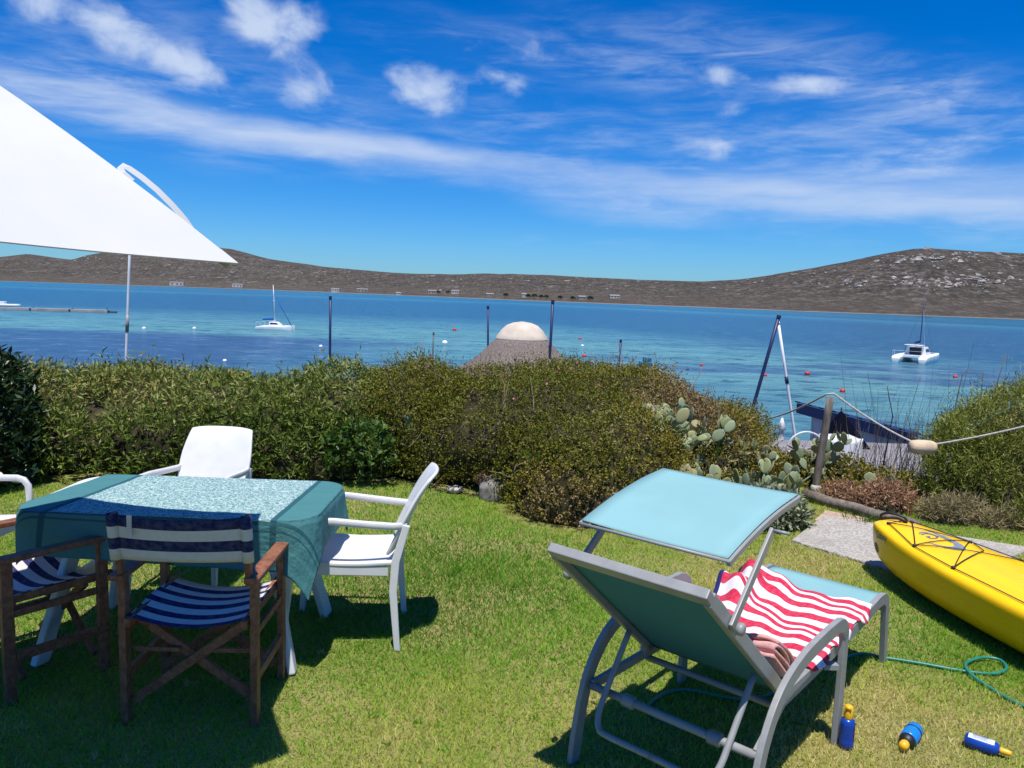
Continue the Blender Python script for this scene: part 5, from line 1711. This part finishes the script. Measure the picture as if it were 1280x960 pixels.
for s in (-1, 1): MB().lathe([(0.02, -0.015), (0.024, -0.01), (0.024, 0.03), (0.016, 0.036)], 12, Matrix.Translation((s * 0.17, 0.075, 0.285)) @ Matrix.Rotation(PI / 2, 4, 'Y')).build('clip', gm, t, smooth=True)


def slg(p0, p1, w_, dip):
    p0, p1 = Vector(p0), Vector(p1)
    nrm = Vector((0, -(p1 - p0).z, (p1 - p0).y)).normalized()

    def f(a, b):
        q = p0.lerp(p1, b)
        q = q - nrm * dip * (1 - (2 * a - 1) ** 2) * math.sin(PI * b) ** 0.6
        return (q.x + (a - 0.5) * 2 * w_, q.y, q.z)
    return f


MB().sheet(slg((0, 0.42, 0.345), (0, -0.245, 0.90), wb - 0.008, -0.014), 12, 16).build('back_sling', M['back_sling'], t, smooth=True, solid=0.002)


def seat_sling(a, b):
    q = [(0.42, 0.348), (0.9, 0.347), (1.35, 0.362), (1.58, 0.374), (1.66, 0.368)]
    y = 0.42 + b * 1.25
    z = interp(y, q)
    return ((a - 0.5) * 2 * (wb - 0.006), y, z - 0.018 * (1 - (2 * a - 1) ** 2) * math.sin(PI * b) ** .5)


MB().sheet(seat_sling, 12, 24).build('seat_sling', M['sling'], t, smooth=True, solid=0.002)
can = [(-0.118, 0.974), (-0.015, 1.004), (0.11, 1.034), (0.26, 1.059), (0.428, 1.075)]
cpts = curve([(0, y, z) for y, z in can], 5)


def shade(a, b):
    f = b * (len(cpts) - 1)
    i = min(int(f), len(cpts) - 2)
    q = cpts[i].lerp(cpts[i + 1], f - i)
    return ((a - 0.5) * 2 * (wb - 0.008), q.y, q.z + 0.010 - 0.004 * (1 - (2 * a - 1) ** 2))


sh_ = MB().sheet(shade, 10, 24).build('sunshade', M['sling'], t, smooth=True, solid=0.002)
for s in (-1, 1):
    MB().sweep([q + Vector((s * (wb - 0.006), 0, -0.006)) for q in cpts], [(-0.007, -0.010), (0.007, -0.010), (0.007, 0.010), (-0.007, 0.010)]).build('shade_rail', gm, sh_, bevel=0.002)
for y, z in (can[0], can[-1]): MB().tube([(-wb, y, z - 0.004), (wb, y, z + 0.001)], 0.006, 8).build('shade_bar', gm, sh_, smooth=True)

# towel on the lounger: lies on the seat, corner over the right rail, crumpled on the left
RT = Matrix.Translation(LO) @ Matrix.Rotation(-th, 4, 'Z')
rnd = random.Random(4)
tw = [(rnd.uniform(5, 15), rnd.uniform(5, 15), rnd.uniform(0, 6), rnd.uniform(.4, 1)) for _ in range(9)]


def towel(a, b):
    # a across (left -> right), b along the lounger
    x = -0.31 + a * 0.61 + 0.012 * math.sin(b * 17)
    y = 0.56 + 0.10 * a + b * (0.86 - 0.10 * a) + 0.10 * (1 - a) * (b - 0.5) + 0.02 * math.sin(a * 9) + 0.025 * math.sin(b * 14 + a * 5)
    z = interp(y, [(0.42, 0.348), (0.9, 0.347), (1.35, 0.362), (1.66, 0.376)])
    f = sum(k_ * math.sin(p * x + q * y + r) for p, q, r, k_ in tw) / 9
    z += 0.012 + 0.045 * (f + 0.30) * (0.4 + 0.6 * (1 - a)) + 0.006 * math.sin(38 * x + 9 * y)
    # crumpled heap on the far left
    hp = math.exp(-(((x + 0.25) / 0.10) ** 2 + ((y - 1.20) / 0.20) ** 2))
    z += hp * (0.075 + 0.045 * math.sin(30 * y + 3 + 12 * x) + 0.03 * math.sin(44 * x + 9 * y))
    if abs(x) > 0.225:
        z = max(z, interp(y, [(0.36, 0.361), (0.9, 0.361), (1.35, 0.376), (1.58, 0.388)]) + 0.009)
    ov = max(0, x - (wb + 0.012))
    if ov > 0: z -= ov * 1.2
    return RT @ Vector((x, y, max(z, 0.352)))


o = MB().sheet(towel, 90, 110, lambda a, b: (a * 0.84, b * 0.88 + 0.10 * a)).build('beach_towel', M['towel'], smooth=True, solid=0.006)
tag(o, 'red and white striped towel crumpled on the lounger seat', 'towel')


fold = [(-0.085, 0.004), (0.02, 0.0), (0.075, 0.002), (0.088, 0.010), (0.076, 0.019), (0.0, 0.020), (-0.07, 0.019), (-0.084, 0.028), (-0.072, 0.037), (0.0, 0.040), (0.07, 0.038), (0.082, 0.047), (0.066, 0.056), (-0.01, 0.058), (-0.078, 0.054)]
fpts = curve([(0, y, z) for y, z in fold], 4)


def fold_fn(a, b):
    f = b * (len(fpts) - 1)
    i_ = min(int(f), len(fpts) - 2)
    q = fpts[i_].lerp(fpts[i_ + 1], f - i_)
    x = (a - 0.5) * 0.25 + 0.006 * math.sin(b * 23)
    return (x, 1.35 * q.y * (1 + 0.06 * math.sin(a * 9 + b * 3)), 1.15 * q.z * (1.0 + 0.10 * math.sin(a * 7 + 1)) + 0.005 * math.sin(a * 13 + b * 4))


co_ = MB().sheet(fold_fn, 24, 110).build('folded_towel', M['pink_cloth'], smooth=True, solid=0.013)
co_.matrix_world = RT @ Matrix.Translation((0.128, 0.44, 0.425)) @ Matrix.Rotation(math.radians(-40), 4, 'X')
tag(co_, 'pale pink folded towel propped between lounger backrest and seat', 'towel')

# ------------------------------------------------------------------ kayak (local: bow at 0, stern +y, z up)
KB = Vector((2.50, 5.02, 0))
KA = math.atan2(-0.966, 0.26)
t = thing('kayak', 'yellow plastic kayak lying bow towards the bushes on the lawn', 'kayak', KB, KA - PI / 2)
st = [(0.0, 0.02, 0.225, 0.300), (0.02, 0.085, 0.15, 0.335), (0.09, 0.135, 0.09, 0.350), (0.22, 0.185, 0.055, 0.345), (0.42, 0.24, 0.025, 0.332), (0.75, 0.30, 0.006, 0.318), (1.2, 0.355, 0.0, 0.315), (1.8, 0.38, 0.0, 0.305), (2.4, 0.35, 0.005, 0.31), (2.9, 0.27, 0.03, 0.33), (3.3, 0.15, 0.10, 0.355), (3.45, 0.03, 0.22, 0.365)]
prof = [(0.0, 0.0, 0), (0.34, 0.01, 0), (0.66, 0.10, 0), (0.86, 0.34, 0), (0.96, 0.64, 0), (1.0, 0.86, 0), (0.97, 0.97, 0), (0.88, 1.0, 0.004), (0.5, 1.0, 0.020), (0.0, 1.0, 0.028)]
ring = prof + [(-a, b, c) for a, b, c in reversed(prof[1:-1])]
mr = len(ring)
vs, fs = [], []
for (y, hw, zk, zg) in st:
    for (a, b, c) in ring: vs.append((a * hw, y, zk + (zg - zk) * b + c * min(1, hw / 0.2)))
for i in range(len(st) - 1):
    for j in range(mr): fs.append((i * mr + j, i * mr + (j + 1) % mr, (i + 1) * mr + (j + 1) % mr, (i + 1) * mr + j))
fs += [tuple(range(mr)), tuple((len(st) - 1) * mr + j for j in reversed(range(mr)))]
hull = MB().add(vs, fs).build('hull', M['kayak'], t, smooth=True, sub=2)
dg = bpy.context.evaluated_depsgraph_get()
dg.update()
ev = hull.evaluated_get(dg)
me_ = ev.to_mesh()
kb = BVHTree.FromPolygons([v.co.copy() for v in me_.vertices], [tuple(p.vertices) for p in me_.polygons])
ev.to_mesh_clear()


def deckz(x, y):
    h = kb.ray_cast(Vector((x, y, 2)), Vector((0, 0, -1)))
    return h[0] if h[0] else Vector((x, y, 0.33))


def sidept(x0, y, z, s=-1):
    h = kb.ray_cast(Vector((s * 2.0, y, z)), Vector((-s, 0, 0)))
    return (h[0], h[1]) if h[0] else (Vector((0, y, z)), Vector((s, 0, 0)))


def decal(name, mat, faces2d, P0, U, V, Nn, parent, lift=0.0025):
    """faces2d = (verts [(a,b)], faces) laid on the hull by rays along -Nn"""
    vs2, fc = faces2d
    out = []
    for (a, b) in vs2:
        o_ = P0 + U * a + V * b + Nn * 0.3
        h = kb.ray_cast(o_, -Nn)
        out.append((h[0] + h[1] * lift) if h[0] else P0 + U * a + V * b)
    return MB().add(out, fc).build(name, mat, parent, recalc=False)


def text2d(body, size):
    cu = bpy.data.curves.new('lettering', 'FONT')
    cu.body, cu.size, cu.align_x, cu.align_y = body, size, 'CENTER', 'CENTER'
    cu.resolution_u = 3
    ob_ = bpy.data.objects.new('lettering', cu)
    COL.objects.link(ob_)
    bpy.context.view_layer.update()
    d_ = bpy.context.evaluated_depsgraph_get()
    me2 = bpy.data.meshes.new_from_object(ob_.evaluated_get(d_))
    bpy.data.objects.remove(ob_)
    r_ = ([(v.co.x, v.co.y) for v in me2.vertices], [tuple(p.vertices) for p in me2.polygons])
    bpy.data.meshes.remove(me2)
    return r_


def ring2d(r0, r1, a0_, a1_, n=30, k=1.0, w0=0.3):
    v_, f_ = [], []
    for i in range(n + 1):
        a = a0_ + (a1_ - a0_) * i / n
        ww = (r1 - r0) * (w0 + (1 - w0) * math.sin(PI * i / n))
        for r in (r1 - ww, r1 - ww / 2, r1): v_.append((r * math.cos(a) * k, r * math.sin(a)))
    for i in range(n):
        for j in range(2): f_.append((i * 3 + j, i * 3 + j + 1, i * 3 + j + 4, i * 3 + j + 3))
    return v_, f_


def disc2d(r, n=24):
    v_ = [(0, 0)]
    f_ = []
    for q in (0.5, 1.0): v_ += [(r * q * math.cos(2 * PI * i / n), r * q * math.sin(2 * PI * i / n)) for i in range(n)]
    for i in range(n):
        f_.append((0, 1 + i, 1 + (i + 1) % n))
        f_.append((1 + i, 1 + n + i, 1 + n + (i + 1) % n, 1 + (i + 1) % n))
    return v_, f_


# the camera sees the hull side at local -x?  pick the side nearer the camera
inv = (Matrix.Translation(KB) @ Matrix.Rotation(KA - PI / 2, 4, 'Z')).inverted()
cl = inv @ Vector((0, 0, CH))
SD = 1 if inv.to_3x3() @ Vector((-1, -0.3, 0)) @ Vector((1, 0, 0)) > 0 else -1
for (body, y, z, size) in (('Galaxy', 0.215, 0.30, 0.058),):
    p_, n_ = sidept(0, y, z, SD)
    n_ = Vector((SD * 0.85, -0.12, 0.5)).normalized()
    U = Vector((0, 0.88, -0.05)); U = (U - n_ * U.dot(n_)).normalized()
    if SD < 0: pass
    V = n_.cross(U)
    decal('lettering', M['navy_print'], text2d(body, size), p_, U, V, n_, hull)
p_, n_ = sidept(0, 0.13, 0.195, SD)
n_ = Vector((SD * 0.95, -0.2, 0.0)).normalized()
U = Vector((0, 0, 1)).cross(n_).normalized()
V = Vector((0, 0, 1))
emb = decal('emblem', M['black'], disc2d(0.034), p_, U, V, n_, hull)
decal('emblem_ring', simple('emblem_gold', (0.35, 0.30, 0.12), 0.5), ring2d(0.020, 0.026, 0.4, 5.4), p_, U, V, n_, hull, 0.004)
decal('emblem_mark', simple('emblem_grey', (0.30, 0.30, 0.26), 0.5), ring2d(0.002, 0.014, 2.4, 4.9), p_, U, V, n_, hull, 0.004)
pk = deckz(0, 0.46)
for (r0, r1, a0_, a1_, kx_) in ((0.085, 0.14, 0.25, 4.3, 0.72), (0.055, 0.075, 2.2, 5.6, 0.8)):
    v_, f_ = ring2d(r0, r1, a0_, a1_, 36, 1.0, 0.15)
    v_ = [(a * kx_, b * 1.5) for a, b in v_]
    decal('deck_logo', simple('logo_grey', (0.20, 0.22, 0.26), 0.5, var=0.25, vscale=70), (v_, f_), pk, Vector((1, 0, 0)), Vector((0, 1, 0)), Vector((0, 0, 1)), hull)
v_, f_ = text2d('G', 0.13)
decal('deck_letter', M['navy_print'], (v_, f_), pk + Vector((0.0, -0.03, 0)), Vector((-1 if SD < 0 else 1, 0, 0)), Vector((0, -1, 0)), Vector((0, 0, 1)), hull)


def onhull(x, y, up=0.008): return deckz(x, y) + Vector((0, 0, up))


def cord(pts, n=14, r=0.003):
    out = []
    for (a, b) in zip(pts[:-1], pts[1:]):
        for i in range(n):
            u = i / n
            out.append(onhull(a[0] + (b[0] - a[0]) * u, a[1] + (b[1] - a[1]) * u, 0.009))
    out.append(onhull(*pts[-1], 0.009))
    return MB().tube(out, r, 6)


for pts in ([(-0.09, 0.17), (0.09, 0.17)], [(-0.09, 0.17), (-0.215, 0.52), (-0.26, 0.86), (-0.31, 1.5)], [(0.09, 0.17), (0.215, 0.52), (0.26, 0.86), (0.31, 1.5)], [(-0.09, 0.17), (0.2, 0.52)], [(0.09, 0.17), (-0.2, 0.52)], [(-0.2, 0.52), (0.25, 0.86)], [(0.2, 0.52), (-0.25, 0.86)], [(-0.2, 0.52), (0.2, 0.52)], [(-0.2, 0.55), (-0.12, 0.70), (0.25, 0.86)]):
    cord(pts).build('bungee_cord', M['black'], t, smooth=True)
for (x, y) in ((-0.09, 0.17), (0.09, 0.17), (-0.205, 0.52), (0.205, 0.52), (-0.255, 0.86), (0.255, 0.86)):
    MB().lathe([(0.012, -0.004), (0.012, 0.012), (0.006, 0.016)], 10, Matrix.Translation(deckz(x, y))).build('pad_eye', M['black'], t, smooth=True)
h1_, h2_ = deckz(0.035, 0.05), deckz(-0.035, 0.16)
hpts = curve([h1_ + Vector((0, 0, -0.005)), h1_ + Vector((0.01, 0.0, 0.035)), (h1_ + h2_) / 2 + Vector((0.03, 0.0, 0.055)), h2_ + Vector((0.02, 0.02, 0.04)), h2_ + Vector((0, 0.02, 0.004)), (h1_ + h2_) / 2 + Vector((-0.035, 0.0, 0.018)), h1_ + Vector((-0.02, -0.005, 0.012))], 6)
MB().tube(hpts, 0.0085, 10).build('carry_handle', M['black'], t, smooth=True)
MB().lathe([(0.008, -0.01), (0.012, 0.0), (0.010, 0.018), (0.003, 0.022)], 10, Matrix.Translation(deckz(0.0, 0.012))).build('bow_plug', M['dark_metal'], t, smooth=True)
# seat well behind the picture edge
MB().lathe([(0.24, 0.0), (0.26, 0.02), (0.22, 0.03), (0.03, 0.012)], 24, Matrix.Translation(deckz(0, 1.9) + Vector((0, 0, 0.0)))).build('seat', M['black'], t, smooth=True)
MB().box((0, 2.18, 0.48), (0.36, 0.05, 0.30)).build('backrest', M['black'], t, bevel=0.02)

# ------------------------------------------------------------------ bottles and hose
def bottle_parts(t, body_mat, cap_mat, r=0.027, h=0.13):
    MB().lathe([(r * 0.8, 0), (r, 0.006), (r, h * 0.28), (r * 0.94, h * 0.33), (r, h * 0.40), (r * 0.94, h * 0.50), (r, h * 0.58), (r * 0.94, h * 0.68), (r, h * 0.78), (r * 0.92, h * 0.93), (r * 0.5, h)], 20).build('body', body_mat, t, smooth=True)


def text_label(t, body, size, mat, r, z, rot=0.0, vertical=False):
    v_, f_ = text2d(body, size)
    vs2 = []
    for (a, b) in v_:
        if vertical: a, b = -b, a
        an = rot + a / r
        vs2.append((math.sin(an) * r * 1.02, -math.cos(an) * r * 1.02, z + b))
    return MB().add(vs2, f_).build('lettering', mat, t, recalc=False)


b0 = gz(1057, 934)
t = thing('sunscreen_bottle', 'blue sunscreen pump bottle standing beside the lounger leg', 'bottle', b0, math.radians(20), 'sunscreen bottles on the grass')
bottle_parts(t, M['blue_bottle'], M['yellow_cap'], 0.028, 0.125)
cp = MB()
cp.lathe([(0.016, 0.12), (0.017, 0.128), (0.0165, 0.172), (0.012, 0.177)], 16)
cp.bar((0, 0, 0.166), (-0.012, -0.01, 0.172), 0.022, 0.016)
cp.build('cap', M['yellow_cap'], t, smooth=True)
MB().sheet(lambda a, b: (math.sin((a - .5) * 1.1 + .9) * 0.0288, -math.cos((a - .5) * 1.1 + .9) * 0.0288, 0.03 + b * 0.075), 10, 2).build('label', simple('amber_print', (0.30, 0.14, 0.05), 0.5, var=0.6, vscale=90), t, smooth=True)

b1, b1h = gz(1140, 918, 0.03), gz(1120, 944, 0.03)
dr = (b1h - b1); dr.z = 0
t = thing('sunscreen_bottle', 'bright blue sun lotion bottle lying with yellow cap towards the camera', 'bottle', (b1.x, b1.y, 0.0), 0, 'sunscreen bottles on the grass')
Q = Vector((0, 0, 1)).rotation_difference(Vector((dr.x, dr.y, -0.01)).normalized()).to_matrix().to_4x4()
MQ = Matrix.Translation((0, 0, 0.033)) @ Q
MB().lathe([(0.026, -0.045), (0.032, -0.04), (0.033, -0.012), (0.033, 0.05), (0.03, 0.058)], 24, MQ).build('body', M['sky_bottle'], t, smooth=True)
MB().lathe([(0.0336, -0.012), (0.0336, -0.004)], 24, MQ, cap=False).build('band', M['black'], t, smooth=True, solid=0.001)
MB().lathe([(0.031, 0.058), (0.030, 0.07), (0.02, 0.085), (0.014, 0.088)], 24, MQ).build('collar', M['black'], t, smooth=True)
MB().lathe([(0.015, 0.086), (0.018, 0.092), (0.019, 0.112), (0.014, 0.122), (0.004, 0.126)], 20, MQ).build('cap', M['yellow_cap'], t, smooth=True)
zaxis = (MQ.to_3x3() @ Vector((0, 0, 1)))
MB().ell(Vector((0, 0, 0.033)) + zaxis * 0.036 + Vector((0.0, 0, 0.0325)), (0.009, 0.006, 0.002), 12, 6).build('badge', M['navy_print'], t, smooth=True)

b2, b2h = gz(1206, 924, 0.025), gz(1260, 942, 0.025)
dr = b2h - b2; dr.z = 0
t = thing('sunscreen_bottle', 'blue sunscreen bottle with white label lying furthest right', 'bottle', (b2.x, b2.y, 0.0), 0, 'sunscreen bottles on the grass')
Q = Vector((0, 0, 1)).rotation_difference(dr.normalized()).to_matrix().to_4x4()
MQ = Matrix.Translation((0, 0, 0.028)) @ Q
MB().lathe([(0.02, 0.0), (0.027, 0.005), (0.028, 0.04), (0.027, 0.09), (0.024, 0.112), (0.012, 0.12)], 24, MQ).build('body', M['blue_bottle'], t, smooth=True)
MB().lathe([(0.012, 0.12), (0.013, 0.125), (0.011, 0.155), (0.008, 0.16)], 16, MQ).build('cap', M['yellow_cap'], t, smooth=True)
R3 = MQ.to_3x3()
zx = (R3 @ Vector((0, 0, 1))).normalized()
upv = Vector((0, 0, 1))
sdv = zx.cross(upv).normalized()


def lab2(a, b):
    an = (a - 0.5) * 1.25 + 0.12
    return Vector((0, 0, 0.028)) + zx * (0.012 + b * 0.09) + upv * math.cos(an) * 0.0288 + sdv * math.sin(an) * 0.0288


lb_ = MB().sheet(lab2, 10, 8).build('label', M['label_white'], t, smooth=True)
lt = MB()
for i in range(5):
    an = -0.28 + i * 0.2
    c_ = Vector((0, 0, 0.028)) + upv * math.cos(an) * 0.0292 + sdv * math.sin(an) * 0.0292
    lt.bar(c_ + zx * 0.025, c_ + zx * (0.088 - 0.01 * (i % 2)), 0.0022, 0.0005, upv)
lt.build('print', M['navy_print'], lb_)

hp = [gz(1070, 818, .012), gz(1105, 822, .012), gz(1150, 829, .012), gz(1200, 838, .012), gz(1240, 842, .014), gz(1258, 836, .016), gz(1250, 825, .02), gz(1228, 822, .02), gz(1208, 829, .02), gz(1212, 841, .02), gz(1235, 858, .012), gz(1258, 872, .012), gz(1285, 884, .012), gz(1330, 892, .012)]
lead = [Vector((0.75, 2.95, 0.012)), Vector((0.62, 3.10, 0.012)), Vector((0.80, 3.28, 0.012)), Vector((1.10, 3.22, 0.012)), Vector((1.45, 3.45, 0.012))]
o = MB().tube(curve(lead + hp, 8), 0.0075, 8).build('garden_hose', M['hose'], smooth=True)
tag(o, 'green garden hose snaking from under the lounger towards the right', 'hose')
